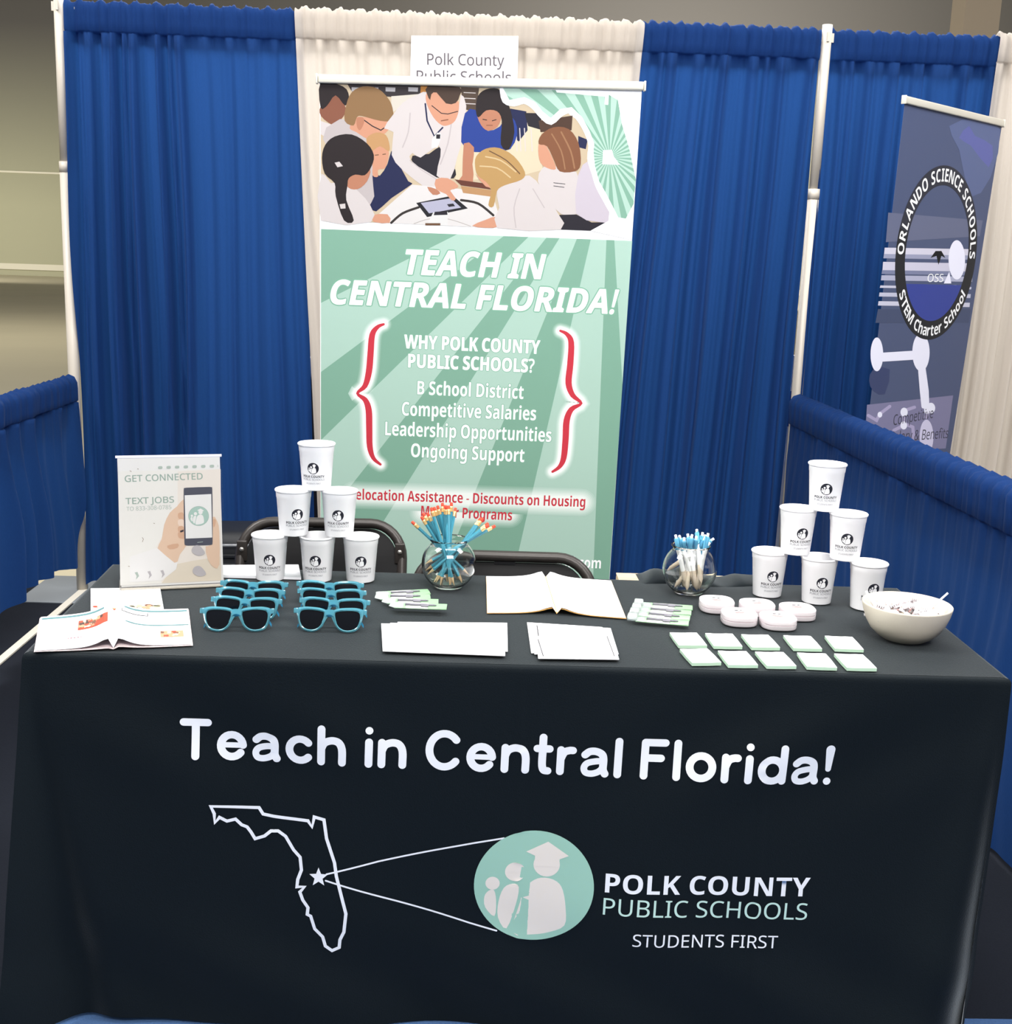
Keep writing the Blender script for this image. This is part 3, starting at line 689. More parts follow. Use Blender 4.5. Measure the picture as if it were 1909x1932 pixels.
def front_pt(u, z, lift=0):
    p = FL + E1 * u + FN * (front_off(u, z) + lift)
    q = max(0, (TZ - z) / TZ); p = p + E1 * (-.045 * q * g_(u, 0, .03 + .02 * q))
    return Vector((p.x, p.y, z))
def side_fn(A, B, seed, cs, ce):
    e = (B - A).normalized(); n = Vector((e.y, -e.x)); L = (B - A).length; rnd = random.Random(seed); ph = rnd.uniform(0, 6)
    def f(u, z):
        q = max(0, (TZ - z) / TZ); w = .012 + .035 * q
        d = q * (.012 + .02 * sin(13 * u + ph) + .012 * sin(27 * u + 2 * z + ph)) * min(1, u / .1 + .1) * min(1, (L - u) / .1 + .1)
        d += q * (cs * g_(u, 0, w) + ce * g_(u, L, w))
        p = A + e * u + n * d
        return Vector((p.x, p.y, z))
    return f, L
cl = MB()
def skirt(f, L, n, zb, hemf):
    zs = [TZ + .0012, TZ + .0015, TZ - .001, TZ - .005, TZ - .012] ; ins = [.020, .005, .002, .0005, 0]
    rows = []
    for z, i_ in zip(zs, ins):
        r = []
        for k in range(n + 1):
            u = L * k / n; p = f(u, z); c = Vector((0, .31)); v = Vector((p.x, p.y)) - c
            s = 1 - i_ / .6; r.append((lerp(c.x, p.x, 1 - i_ / .92), lerp(c.y, p.y, 1 - i_ / .32), z))
        rows.append(r)
    for j in range(1, 37):
        rows.append([f(L * k / n, lerp(TZ - .012, zb + hemf(L * k / n), j / 36)) for k in range(n + 1)])
    cl.grid(rows, BLACKC); return rows
hem = lambda u: .004 * sin(5 * u + 1) + .003 * sin(11 * u)
r_f = skirt(front_pt, LF, 220, .012, hem)
sf, sl = side_fn(FR, BR_, 3, -.02, .03); skirt(sf, sl, 70, .012, hem)
bf, bl_ = side_fn(BR_, BL_, 5, .02, .02); skirt(bf, bl_, 160, .70, hem)
lf_, ll = side_fn(BL_, FL, 8, .03, .02); skirt(lf_, ll, 70, .012, hem)
def topz(x, y):
    return TZ + .0022 + .0012 * sin(9 * x + 6 * y) * sin(7 * y - 3 * x) * g_(y, .31, .22) * .8
rows = []
for j in range(41):
    t = j / 40; a = FL.lerp(BL_, t); b = FR.lerp(BR_, t); r = []
    for i in range(121):
        p = a.lerp(b, i / 120); x = p.x * (1 - .009 / .92); y = .31 + (p.y - .31) * (1 - .009 / .32)
        edge = min(1, min(i, 120 - i) / 6, min(j, 40 - j) / 4)
        r.append((x, y, lerp(TZ + .002, topz(x, y), edge)))
    rows.append(r)
cl.grid(rows, BLACKC)
# bunched cloth along the back edge of the table
hump = []
for j in range(13):
    v = j / 12; r = []
    for i in range(41):
        u = i / 40; h = (.038 * g_(u, .34, .13) + .022 * g_(u, .12, .06) + .014 * g_(u, .72, .1) + .012 * g_(u, .9, .05)) * (1 + .15 * sin(40 * u))
        r.append((.30 + .34 * u, .635 - .05 * cos(pi * v) + .01 * sin(9 * u), TZ + .001 + h * sin(pi * v) ** .8))
    hump.append(r)
# --- printing on the front of the cloth
FP, FNN = Vector((FL.x, FL.y, 0)), Vector((FN.x, FN.y, 0))
def fuz(x, y):
    p = on(x, y, FP, FNN); p = on(x, y, FP + FNN * .012 * max(0, (TZ - p.z) / TZ), FNN)
    return ((Vector((p.x, p.y)) - FL).dot(E1), p.z)
lay = [0]
def print_uz(V, F, m, dense=.022):
    V, F = cut(V, F, dense, 0); V, F = cut(V, F, dense, 1)
    cl.add([front_pt(u, z, .0010 + lay[0] * .00006) for u, z in V], F, m, True)
def print_poly(pts, m, up=True, dense=.022):
    if up: lay[0] += 1
    q = [fuz(*p) for p in pts]; tr = tessellate_polygon([[Vector((a, b, 0)) for a, b in q]]); print_uz(q, [list(t) for t in tr], m, dense)
def print_stroke(pts, w, m):
    lay[0] += 1
    for k, q in enumerate(ribbon(pts, w)): print_poly(q, m, False)
def print_text(t, p0, p1, cap, m, bold=0, space=1.0):
    lay[0] += 1
    V, F, w = glyphs(t, bold, 0, space); a, b = Vector(fuz(*p0)), Vector(fuz(*p1)); ux = (b - a) / w; e = (b - a).normalized(); uy = Vector((-e.y, e.x))
    h = abs(fuz((p0[0] + p1[0]) / 2, (p0[1] + p1[1]) / 2 - cap)[1] - fuz((p0[0] + p1[0]) / 2, (p0[1] + p1[1]) / 2)[1]) / CAPH
    print_uz([tuple(a + ux * x + uy * (y * h)) for x, y in V], F, m)
W_ = .178; h_ = W_ / 2
def ell(cx, cy, rx, ry, a0, a1, n=22): return arc(cx, cy, rx, a0, a1, n, ry)
ROUND = {
 'T': (.70, [[(h_, 1 - h_), (.70 - h_, 1 - h_)], [(.35, 1 - h_), (.35, h_)]]),
 'e': (.66, [ell(.33, .36, .33 - h_, .36 - h_, 4, 322), ('w', .72, [(h_ + .02, .375), (.66 - h_, .375)])]),
 'a': (.64, [smooth([(.1, .54), (.2, .625), (.34, .635), (.47, .57), (.51, .44), (.51, .2), (.555, h_)], 5, False), ('w', .86, smooth([(.51, .405), (.34, .39), (.16, .335), (h_ + .0, .22), (.13, .10), (.27, .078), (.42, .14), (.51, .25)], 5, False))]),
 'c': (.60, [ell(.33, .36, .33 - h_, .36 - h_, 42, 318)]),
 'h': (.64, [[(h_, 1 - h_), (h_, h_)], smooth([(h_, .42), (.16, .57), (.32, .635), (.47, .59), (.545, .42), (.55, h_)], 5, False)]),
 'n': (.64, [[(h_, .72 - h_), (h_, h_)], smooth([(h_, .42), (.16, .57), (.32, .635), (.47, .59), (.545, .42), (.55, h_)], 5, False)]),
 'i': (W_, [[(h_, .72 - h_), (h_, h_)], [(h_, 1 - h_), (h_ + .001, 1 - h_)]]),
 'l': (W_, [[(h_, 1 - h_), (h_, h_)]]),
 'C': (.80, [ell(.42, .5, .42 - h_, .5 - h_, 40, 320, 30)]),
 't': (.38, [smooth([(.17, .92), (.17, .6), (.17, .25), (.21, .11), (.3, .09)], 5, False), [(.05, .64), (.32, .64)]]),
 'r': (.42, [[(h_, .72 - h_), (h_, h_)], smooth([(h_, .40), (.16, .57), (.27, .625), (.35, .63)], 5, False)]),
 'F': (.62, [[(h_, 1 - h_), (h_, h_)], [(h_, 1 - h_), (.62 - h_, 1 - h_)], [(h_, .53), (.54 - h_, .53)]]),
 'o': (.68, [ell(.34, .36, .34 - h_, .36 - h_, 0, 360, 28)]),
 'd': (.66, [ell(.33, .36, .33 - h_, .36 - h_, 0, 360, 28), [(.66 - h_, 1 - h_), (.66 - h_, h_)]]),
 '!': (.19, [('taper', [(.095, 1 - h_), (.095, .40)]), [(.095, h_), (.096, h_)]]),
}
def slogan(t, p0, p1, cap):
    adv = []; x = 0
    for ch in t:
        if ch == ' ': x += .30; continue
        adv.append((ch, x)); x += ROUND[ch][0] + .105
    tot = x - .105; a, b = Vector(fuz(*p0)), Vector(fuz(*p1)); e = (b - a).normalized(); uy = Vector((-e.y, e.x)); sx = (b - a).length / tot
    m_ = ((p0[0] + p1[0]) / 2, (p0[1] + p1[1]) / 2); sy = fuz(m_[0], m_[1] - cap)[1] - fuz(*m_)[1]
    for ch, x in adv:
        for si, st in enumerate(ROUND[ch][1]):
            lay[0] = 1 + si
            w = W_ * (sx + sy) / 2
            if st[0] == 'taper': st = st[1]; w = [w * 1.2, w * .75]
            elif st[0] == 'w': w = w * st[1]; st = st[2]
            pts = [tuple(a + e * ((x + px) * sx) + uy * (py * sy)) for px, py in st]
            for q in ribbon(pts, w):
                tr = tessellate_polygon([[Vector((u, z, 0)) for u, z in q]]); print_uz(q, [list(k) for k in tr], INKW)
lay[0] = 1
slogan('Teach in Central Florida!', (338, 1433), (1568, 1483), 76)
def c7(*pts): return [(x / 1.9885, 1200 + y / 1.9885) for x, y in pts]
def c8(*pts): return [(949 + x / 1.9885, 1200 + y / 1.9885) for x, y in pts]
def scl(pts): return [fuz(*p) for p in pts]
def cstroke(pts, w, closed=False):
    q = scl(pts)
    lay[0] += 1
    for r in ribbon(q, w, True, closed):
        tr = tessellate_polygon([[Vector((u, z, 0)) for u, z in r]]); print_uz(r, [list(k) for k in tr], INKW)
cstroke(c7((790, 640), (970, 648), (985, 672), (1060, 685), (1155, 695), (1170, 718), (1178, 680), (1215, 690), (1225, 760), (1255, 850), (1262, 900), (1285, 990), (1298, 1040), (1290, 1110), (1275, 1140), (1272, 1170), (1245, 1182), (1220, 1165), (1210, 1130), (1180, 1100), (1165, 1052), (1152, 1046), (1155, 1020), (1135, 992), (1124, 962), (1142, 942), (1113, 944), (1116, 916), (1130, 880), (1125, 832), (1100, 805), (1070, 755), (1042, 735), (1015, 735), (990, 755), (955, 765), (940, 740), (925, 720), (905, 712), (882, 690), (850, 697), (822, 682), (805, 702), (803, 668)), .0062, True)
cstroke(c7((1225, 893), (1420, 846), (1780, 778), (1890, 760)), .0034); cstroke(c7((1222, 917), (1480, 995), (1760, 1083), (1862, 1112)), .0034)
sx_, sy_ = c7((1195, 905))[0]
print_poly([(sx_ + cos(radians(90 + 36 * k)) * (18.5 if k % 2 == 0 else 8), sy_ - sin(radians(90 + 36 * k)) * (18.5 if k % 2 == 0 else 8)) for k in range(10)], INKW)
lc = Vector(fuz(1007, 1673)); lr = (fuz(1120, 1673)[0] - fuz(894, 1673)[0]) / 2
def logo_uz(pts, m, up=True):
    if up: lay[0] += 1
    q = [(lc.x + x * lr, lc.y + y * lr) for x, y in pts]; tr = tessellate_polygon([[Vector((a, b, 0)) for a, b in q]]); print_uz(q, [list(t) for t in tr], m, .018)
logo_uz(circ(0, 0, 1, 72), MINT)
for q in LOGO: logo_uz(q, CREAMINK)
print_text('POLK COUNTY', (1140, 1679), (1526, 1690.5), 35, INKW, 1)
print_text('PUBLIC SCHOOLS', (1136, 1720.5), (1521, 1734.5), 31, mat('pale_mint_ink', (196, 226, 214), .6))
print_text('STUDENTS FIRST', (1191, 1778), (1465, 1787), 23, INKW)
tag(cl.build('tablecloth'), 'black table cloth with white lettering covering the long exhibit table', 'tablecloth')
cl2 = MB().grid(hump, BLACKC); tag(cl2.build('folded_cloth'), 'dark grey bunched cloth at the back edge of the table behind the pen bowl', 'cloth')

# ================================================================== chairs behind the table
CHB = mat('black_chair_plastic', (13, 13, 15), .5, .12); CHF = mat('dark_chair_frame', (50, 46, 44), .38, .4, .2); RIV = mat('rivet', (190, 186, 180), .3, .5, .8)
def chair(label, loc, rz):
    t = thing('folding_chair', label, 'chair', loc, rz, 'folding chairs behind the table')
    H = .785; Wd = .212; sl = lambda z: -.30 * (H - z) / H
    R_ = .085; up = []
    for z in (.012, .2, .45, .62): up.append((-Wd, sl(z), z))
    for k in range(9): a = radians(180 - 90 * k / 8); z = H - .014 - R_ + R_ * sin(a); up.append((-Wd + R_ + R_ * cos(a), sl(z), z))
    up += [(-x, y, z) for x, y, z in up[::-1]]
    MB().tube(up, .0135, CHF, 12).build('back_frame', t)
    for s_ in (-1, 1):
        MB().tube([(s_ * .19, -.20, .44), (s_ * .19, -.05, .22), (s_ * .19, .08, .012)], .011, CHF, 10).build('rear_leg', t)
    pn = MB(); rows = []
    iw = Wd - .012; ir = R_ - .006
    out = [(-iw, .56), (-iw, H - .03 - ir)] + [(-iw + ir + ir * cos(radians(180 - 90 * k / 8)), H - .03 - ir + ir * sin(radians(180 - 90 * k / 8))) for k in range(9)]
    out = out + [(-x, z) for x, z in out[::-1]]
    pn.slab([(x, sl(z) + .016 * (1 - (x / Wd) ** 2) - .004, z) for x, z in out][::-1], (0, -1, 0), .012, CHB)
    bk = pn.build('backrest', t)
    q = [(x * .985, sl(z) + .016 * (1 - (x / Wd) ** 2) - .008, z - .004) for x, z in out[1:-1]]
    MB().tube(q, .0055, CHF, 8).build('backrest_rim', t)
    MB().box((0, sl(H - .03) + .004, H - .03), (.05, .006, .008), BLK).build('label_slot', bk)
    for s_ in (-1, 1):
        b_ = MB().box((s_ * (Wd - .006), sl(.70) - .012, .70), (.026, .012, .055), CHF, bev=.003).build('bracket', t)
        MB().lathe([(0, -.003), (.006, -.003), (.006, 0), (.0045, .002), (0, .003)], RIV, 12).build('rivet', b_)
        r_ = b_.children[0]; r_.location = (s_ * (Wd - .006), sl(.70) - .019, .705); r_.rotation_euler = (radians(90), 0, 0)
    st = MB().box((0, -.22, .445), (.39, .38, .022), CHB, bev=.009).build('seat', t)
    MB().tube([(-.19, -.36, .16), (.19, -.36, .16)], .008, CHF, 8).build('crossbar', t)
    return t
chair('black folding chair behind the left cup pyramid', (-.49, 1.02, .008), .03)
chair('black folding chair tucked close to the table behind the open white folder', (-.015, .70, .008), -.02)

# dark ribbed case on the floor behind
CASE = mat('black_case_shell', (26, 28, 32), .5, .3)
t = thing('ribbed_case', 'black ribbed carry case standing by the blue drape behind the flyer', 'case', (-.965, 2.3, .008), .1)
MB().box((0, 0, .235), (.36, .26, .46), CASE, bev=.045).build('shell', t)
for k in range(9): MB().box((0, -.131, .10 + .035 * k), (.30, .012, .016), CASE, bev=.004).build('rib', t)
h_o = MB().tube([(-.06, -.137, .41), (-.055, -.15, .425), (.055, -.15, .425), (.06, -.137, .41)], .006, mat('case_grey', (120, 122, 126), .3, .5), 8).build('handle', t)
# dark cabinet seen through the slit beside the white drape, with a white cup on it
t = thing('storage_cabinet', 'dark cabinet glimpsed through the slit between blue and white drapes', 'cabinet', (-.80, 3.32, .008))
MB().box((0, 0, .47), (.34, .3, .94), mat('cabinet_black', (34, 34, 38), .45, .4), bev=.012).build('body', t)
MB().box((0, -.154, .47), (.30, .012, .86), mat('cabinet_black', (34, 34, 38), .45, .4), bev=.005).build('door', t)
cp = MB().lathe([(0, .0), (.03, 0), (.036, .004), (.042, .075), (.044, .085), (.040, .085), (.036, .01), (0, .008)], WPAN, 28).build('white_mug', None, (-.795, 3.24, .948))
tag(cp, 'white mug on the dark cabinet in the slit beside the white drape', 'mug')
sg = thing('notice_board', 'white and blue notice glimpsed through the slit beside the middle pole', 'sign', (1.33, 3.25, .008))
MB().box((0, 0, .55), (.22, .02, 1.1), WPAN, bev=.004).build('board', sg)
n2 = MB().box((0, -.0125, .86), (.215, .003, .16), mat('notice_blue', (40, 90, 170), .5)); n2.build('blue_field', sg)
n3 = MB()
for k in range(4): n3.box((-.07 + .012 * (k % 2), -.0125, 1.0 + .02 * k), (.03, .003, .008), BLK)
n3.build('dark_lettering', sg)
# tan cardboard box behind the table
CB = mat('cardboard', (196, 176, 148), .8, .1)
t = thing('cardboard_box', 'tan cardboard box behind the table, its top just showing past the pen bowl', 'box', (.455, .80, .008), -.02)
MB().box((0, 0, .345), (.36, .10, .69), CB, bev=.003).build('carton', t)
for s_ in (-1, 1): MB().box((0, s_ * .0255, .6935), (.36, .049, .004), CB).build('flap', t)

# ================================================================== things on the table
ZT = TZ + .0045
# --- stadium cups
CUPW = mat('frosted_cup', (247, 247, 250), .38, .4); translucent(CUPW, (250, 246, 238), .04)
CUPI = mat('cup_ink', (34, 36, 46), .6, .2); CUPG = mat('cup_ink_grey', (120, 122, 132), .6, .2)
CH, CR0, CR1 = .1045, .0315, .0395
def cup_r(z): return lerp(CR0, CR1, z / CH)
CL = MB()
prof = [(0, .003), (CR0 - .004, .003), (CR0 - .003, .0), (CR0, .0015), (cup_r(.005), .005), (cup_r(.085), .085), (cup_r(.0862) + .0006, .0865), (cup_r(CH - .006) + .0006, CH - .006), (CR1 + .0022, CH - .0042), (CR1 + .0026, CH - .0015), (CR1 + .0014, CH), (CR1 - .0008, CH - .0006), (CR1 - .0018, CH - .004), (cup_r(.008) - .0016, .008), (0, .006)]
CL.lathe(prof, CUPW, 48)
def cup_print(V, F, m, z0, lift=.0004):
    V, F = cut(V, F, .0035, 0)
    CL.add([((cup_r(z0 + y) + lift) * sin(x / cup_r(z0)), -(cup_r(z0 + y) + lift) * cos(x / cup_r(z0)), z0 + y) for x, y in V], F, m, True)
def cup_poly(pts, m, z0, lift):
    tr = tessellate_polygon([[Vector((a, b, 0)) for a, b in pts]]); cup_print(pts, [list(t) for t in tr], m, z0, lift)
lr_ = .0128
cup_poly([(x * lr_, y * lr_) for x, y in circ(0, 0, 1, 40)], CUPI, .0515, .0003)
for k, q in enumerate(LOGO): cup_poly([(x * lr_ * .98, y * lr_ * .98) for x, y in q], CUPW, .0515, .00045 + .00004 * k)
for s_, w_, h_, z_, m_, bo in (('POLK COUNTY', .050, .0054, .0305, CUPI, 1), ('PUBLIC SCHOOLS', .050, .0046, .0240, CUPG, 0), ('STUDENTS FIRST', .033, .0034, .0155, CUPG, 0)):
    V, F, w = glyphs(s_, bo); cup_print([((x / w - .5) * w_, y * h_ / CAPH) for x, y in V], F, m_, z_)
def place_cups(bottoms, rot, labels, group, first=None):
    (ax, ay), (bx, by), (cx, cy) = bottoms
    P1 = [Vector((ax, ay)), Vector((bx, by)), Vector((cx, cy))]
    P2 = [(P1[0] + P1[1]) / 2, (P1[1] + P1[2]) / 2]; P3 = [(P2[0] + P2[1]) / 2]
    i = 0; out = []
    for k, row in enumerate((P1, P2, P3)):
        for p in row:
            loc = (p.x, p.y, ZT + k * (CH + .0006))
            if first is None: first = CL.build('stadium_cup', None, loc, sharp=40); o = first; o.rotation_euler = (0, 0, rot[i])
            else: o = dup(first, loc, rot[i])
            tag(o, labels[i], 'cup', group); i += 1; out.append(o)
    return first
names = ['bottom left', 'bottom middle', 'bottom right', 'second row left', 'second row right', 'topmost']
def front_c(px, py): p = atZ(px, py, ZT); return (p.x + .002, p.y + .031)
c1 = place_cups([front_c(504, 1098), front_c(594, 1100), front_c(676, 1101)], [.12, -.02, .1, .38, .02, -.1], ['%s cup in the white printed pyramid behind the sunglasses' % n for n in names], 'cups in the pyramid behind the sunglasses')
place_cups([front_c(1451, 1129), front_c(1545, 1142), front_c(1638, 1154)], [.05, .0, .12, .1, -.26, -.24], ['%s cup in the white printed pyramid behind the candy bowl' % n for n in names], 'cups in the pyramid behind the candy bowl', c1)

# --- acrylic sign holder and flyer
ACR = mat('clear_acrylic', (250, 252, 252), .03, .5, trans=1.0, ior=1.2)
q0, q1 = atZ(229, 1108, ZT + .004), atZ(420, 1099, ZT + .004); ux = (q1 - q0).normalized(); q1 = q0 + ux * .216
t0 = atY(220, 866, q0.y + .05); uz = (t0 - q0); uz = (uz - ux * uz.dot(ux)).normalized(); nn = ux.cross(uz).normalized(); nn = -nn if nn.dot(CAM - q0) < 0 else nn
FLYP = mat('flyer_paper', (178, 178, 178), .5, .3)
fl = MB(); fp = lambda u, v: q0 + ux * u + uz * v
fl.slab([fp(0, 0), fp(.216, 0), fp(.216, .279), fp(0, .279)], nn, .0006, FLYP)
A = Art(fl, q0, nn, .00001, .0003)
cf = lambda *pts: [(200 + x / 6.6625, 840 + y / 6.6625) for x, y in pts]
CRM = mat('flyer_cream', (178, 172, 166), .6, .2); TAN = mat('flyer_tan', (171, 163, 150), .6, .2); SAGE = mat('sage_ink', (117, 134, 126), .6, .2); SAGE2 = mat('sage_ink_pale', (134, 146, 139), .6, .2)
A.poly(cf((150, 330), (1440, 300), (1450, 1700), (180, 1765)), mat('flyer_offwhite', (178, 177, 174), .6))
A.poly(cf((900, 330), (1440, 300), (1450, 1700), (700, 1735), (620, 1300), (900, 800)), CRM)
A.poly(cf((860, 1500), (1100, 1450), (1440, 1400), (1450, 1700), (700, 1735)), TAN)
for k, x in enumerate((682, 787, 893, 1003, 1112, 1222, 1330)): A.poly(smooth(cf((x - 28, 282 - k * 3), (x - 20, 266 - k * 3), (x + 20, 264 - k * 3), (x + 28, 280 - k * 3), (x + 20, 296 - k * 3), (x - 20, 298 - k * 3)), 3), SAGE2, up=(k == 0))
A.line(cf((1405, 250), (1406, 272)), 1, SAGE2)
A.text('GET CONNECTED', cf((238, 462))[0], cf((1215, 428))[0], 12, SAGE, fat=.02); A.text('TEXT JOBS', cf((248, 742))[0], cf((855, 720))[0], 11.5, SAGE, fat=.02); A.text('TO 833-308-0785', cf((258, 826))[0], cf((822, 802))[0], 7.6, SAGE2)
for a_ in (((300, 320), (318, 332)), ((396, 296), (408, 300)), ((455, 1160), (470, 1180), (458, 1215)), ((280, 1520), (296, 1524)), ((598, 980), (612, 984))): A.line(cf(*a_), .9, mat('flyer_fleck', (108, 96, 80), .6))
HS, HSS, HSP = mat('flyer_skin', (171, 147, 128), .6), mat('flyer_skin_shade', (160, 128, 106), .6), mat('flyer_skin_pale', (178, 160, 147), .6)
SLV = mat('flyer_sleeve', (179, 178, 178), .6)
A.poly(cf((960, 690), (985, 740), (985, 1180), (1010, 1260), (930, 1370), (900, 1460), (860, 1475), (740, 1380), (645, 1300), (700, 1180), (730, 1000), (800, 850), (890, 770)), HS, 2)
A.poly(cf((640, 1290), (740, 1380), (860, 1478), (900, 1465), (880, 1560), (700, 1700), (300, 1720), (300, 1400)), SLV, 0)
for y in (900, 985, 1070, 1140): A.poly(cf((905, y - 40), (960, y - 55), (985, y - 10), (985, y + 35), (915, y + 25)), HSP if y % 2 else HSS, 3)
A.poly(cf((930, 1075), (975, 1060), (975, 1085), (935, 1098)), DK)
A.poly(cf((770, 1262), (905, 1235), (900, 1290), (800, 1310)), HSS, 2)
A.poly(cf((1340, 900), (1400, 960), (1425, 1100), (1425, 1500), (1360, 1540), (1280, 1440), (1250, 1270), (1330, 1240)), HS, 2)
A.poly(cf((1345, 930), (1380, 940), (1370, 1010), (1350, 1030)), HSS, 2)
PHN = mat('phone_black', (52, 54, 66), .5)
A.poly(smooth(cf((985, 1230), (978, 900), (976, 570), (985, 545), (1010, 534), (1300, 524), (1328, 535), (1336, 560), (1340, 900), (1340, 1215), (1330, 1245), (1305, 1256), (1030, 1262), (998, 1252)), 2), PHN)
A.poly(cf((988, 630), (1322, 614), (1334, 1160), (1002, 1174)), FLYP)
lcx, lcy = cf((1163, 890))[0]; A.poly(circ(lcx, lcy, 19.4, 48, 18.6), SAGE); A.poly(circ(lcx, lcy, 18.7, 48, 17.9), mat('flyer_mint', (126, 150, 142), .6))
for q in LOGO: A.poly([(lcx + x * 18.3, lcy - y * 17.6) for x, y in q], FLYP)
A.line(cf((1150, 1222), (1215, 1215)), .9, SAGE2)
GRY = mat('flyer_grey_button', (141, 138, 141), .6)
for bx_, by_ in ((1085, 1300), (1098, 1560)): A.poly(cf((bx_ - 10, by_ + 20), (bx_ + 10, by_ - 25), (bx_ + 60, by_ - 45), (bx_ + 110, by_ - 20), (bx_ + 160, by_ + 60), (bx_ + 80, by_ + 90), (bx_ + 10, by_ + 60)), GRY, 3)
for k, x in enumerate((415, 575, 738)): A.poly(cf((x - 55, 1600 - k * 12), (x - 20, 1592 - k * 12), (x, 1645 - k * 10), (x - 40, 1690 - k * 10), (x - 30, 1645 - k * 10)), GRY if k else SAGE2, 0)
tag(fl.build('flyer'), 'cream flyer showing two hands holding a phone, standing in the clear holder', 'flyer')
hd = thing('sign_holder', 'clear slanted acrylic holder around the cream phone flyer', 'sign holder', tuple(q0)); L_ = -q0
def plate(name, n_off, th, u0, u1, v0, v1):
    m = MB(); a = nn * n_off; m.slab([fp(u0, v0) + a, fp(u1, v0) + a, fp(u1, v1) + a, fp(u0, v1) + a], nn, th, ACR); return m.build(name, hd, L_)
plate('back_panel', -.0022, .002, -.004, .220, -.002, .284)
MB().slab([fp(-.004, .2795), fp(.220, .2795), fp(.220, .2850), fp(-.004, .2850)], nn, .0030, mat('acrylic_edge', (206, 206, 222), .15, .6)).build('top_fold', hd, L_)
fo = Vector((nn.x, nn.y, 0)).normalized()
MB().slab([q0 - ux * .004 - Vector((0, 0, .0015)) + fo * .02, q0 + ux * .220 - Vector((0, 0, .0015)) + fo * .02, q0 + ux * .220 - Vector((0, 0, .0015)) - fo * .07, q0 - ux * .004 - Vector((0, 0, .0015)) - fo * .07], (0, 0, 1), .0022, mat('acrylic_base', (196, 190, 176), .12, .6, trans=.55)).build('base', hd, L_)

# --- sunglasses
TEAL = mat('teal_clear_plastic', (112, 190, 208), .12, .6, trans=.6, ior=1.35); pbsdf(TEAL).inputs['Coat Weight'].default_value = .5
TEAL2 = mat('teal_clear_temple', (62, 150, 190), .12, .6, trans=.4, ior=1.35)
LENS = mat('dark_lens', (9, 13, 20), .06, .5)
def sunglasses():
    t = thing('sunglasses', 'x', 'sunglasses', (0, 0, 0), 0, 'teal sunglasses set out in two columns')
    inn = smooth([(-.0235, .0125), (-.017, .0165), (0, .0185), (.016, .018), (.0235, .0135), (.0245, .002), (.020, -.0115), (.010, -.0185), (-.004, -.0192), (-.015, -.0135), (-.021, -.003)], 4)
    outc = smooth([(-.0275, .0165), (-.018, .0225), (0, .0245), (.018, .0245), (.0305, .0195), (.0292, .003), (.0235, -.0145), (.0115, -.0225), (-.005, -.0232), (-.018, -.0165), (-.0252, -.004)], 4)
    fr = MB(); D = .0055
    curve = lambda x: .010 * (x / .07) ** 2
    for s_ in (-1, 1):
        cx = s_ * .0345
        f = lambda q, y: (cx + s_ * q[0], y + curve(cx + s_ * q[0]), q[1])
        n = len(inn); rows = [[f(p, -.0015) for p in inn], [f((lerp(a[0], b[0], .4), lerp(a[1], b[1], .4)), -.0032) for a, b in zip(inn, outc)], [f(p, -.0012) for p in outc], [f(p, D - .002) for p in outc], [f(p, D - .002) for p in inn], [f(p, -.0015) for p in inn]]
        fr.grid(rows, TEAL, True, True)
        fr.box((s_ * .0675, .010 + D / 2, .0165), (.009, .011, .0105), TEAL, bev=.002)
    br = []
    for k in range(9):
        u = -1 + k / 4; x = u * .0095; zc = .0125 + .003 * (1 - u * u); hh = .0048 + .0022 * u * u
        br.append([(x, -.003, zc + hh), (x, D - .002, zc + hh), (x, D - .002, zc - hh), (x, -.003, zc - hh)])
    fr.grid(br, TEAL, True, True)
    for s_ in (-1, 1): fr.add([(s_ * .009, -.002, .008), (s_ * .0035, -.001, .006), (s_ * .012, -.001, -.010), (s_ * .0145, -.002, -.004), (s_ * .009, .007, .008), (s_ * .0045, .007, .004), (s_ * .011, .008, -.009), (s_ * .0145, .004, -.004)], [(0, 1, 2, 3), (4, 7, 6, 5), (1, 5, 6, 2), (0, 4, 5, 1), (2, 6, 7, 3)], TEAL)
    fr.build('front_frame', t, sharp=45)
    for s_ in (-1, 1):
        cx = s_ * .0345; ln = MB(); cpt = (cx, -.0012 + curve(cx), 0)
        ro = [[(cx + s_ * p[0] * k, -.0006 - .0016 * (1 - k * k) + curve(cx + s_ * p[0] * k), p[1] * k) for p in inn] for k in (1.03, .75, .45, .12)]
        ln.grid(ro, LENS, True, True); ln.poly(ro[-1], LENS)
        ln.build('lens', t)
    for s_, dy, dz in ((-1, .019, .001), (1, .0265, -.002)):
        tb = MB(); rows = []
        P = [(s_ * .0690, .014, .0175, .0095), (s_ * .0688, dy - .002, .0172, .0095), (s_ * .062, dy + .002, .0165 + dz, .0100), (s_ * .03, dy + .002, .014 + dz, .0095), (-s_ * .02, dy + .001, .010 + dz, .008), (-s_ * .048, dy, .0055 + dz, .007), (-s_ * .060, dy, -.004 + dz, .0075), (-s_ * .066, dy, -.013 + dz, .006)]
        for x, y, z, hh in P: rows.append([(x, y - .0016, z + hh / 2), (x, y + .0016, z + hh / 2), (x, y + .0016, z - hh / 2), (x, y - .0016, z - hh / 2)])
        tb.grid(rows, TEAL2, False, True); tb.add(rows[0], [(0, 1, 2, 3)], TEAL2); tb.add(rows[-1], [(3, 2, 1, 0)], TEAL2)
        tb.build('temple', t)
    return t
sgp = sunglasses(); first = True
rowname = ['frontmost', 'second from the front', 'third from the front', 'rearmost']
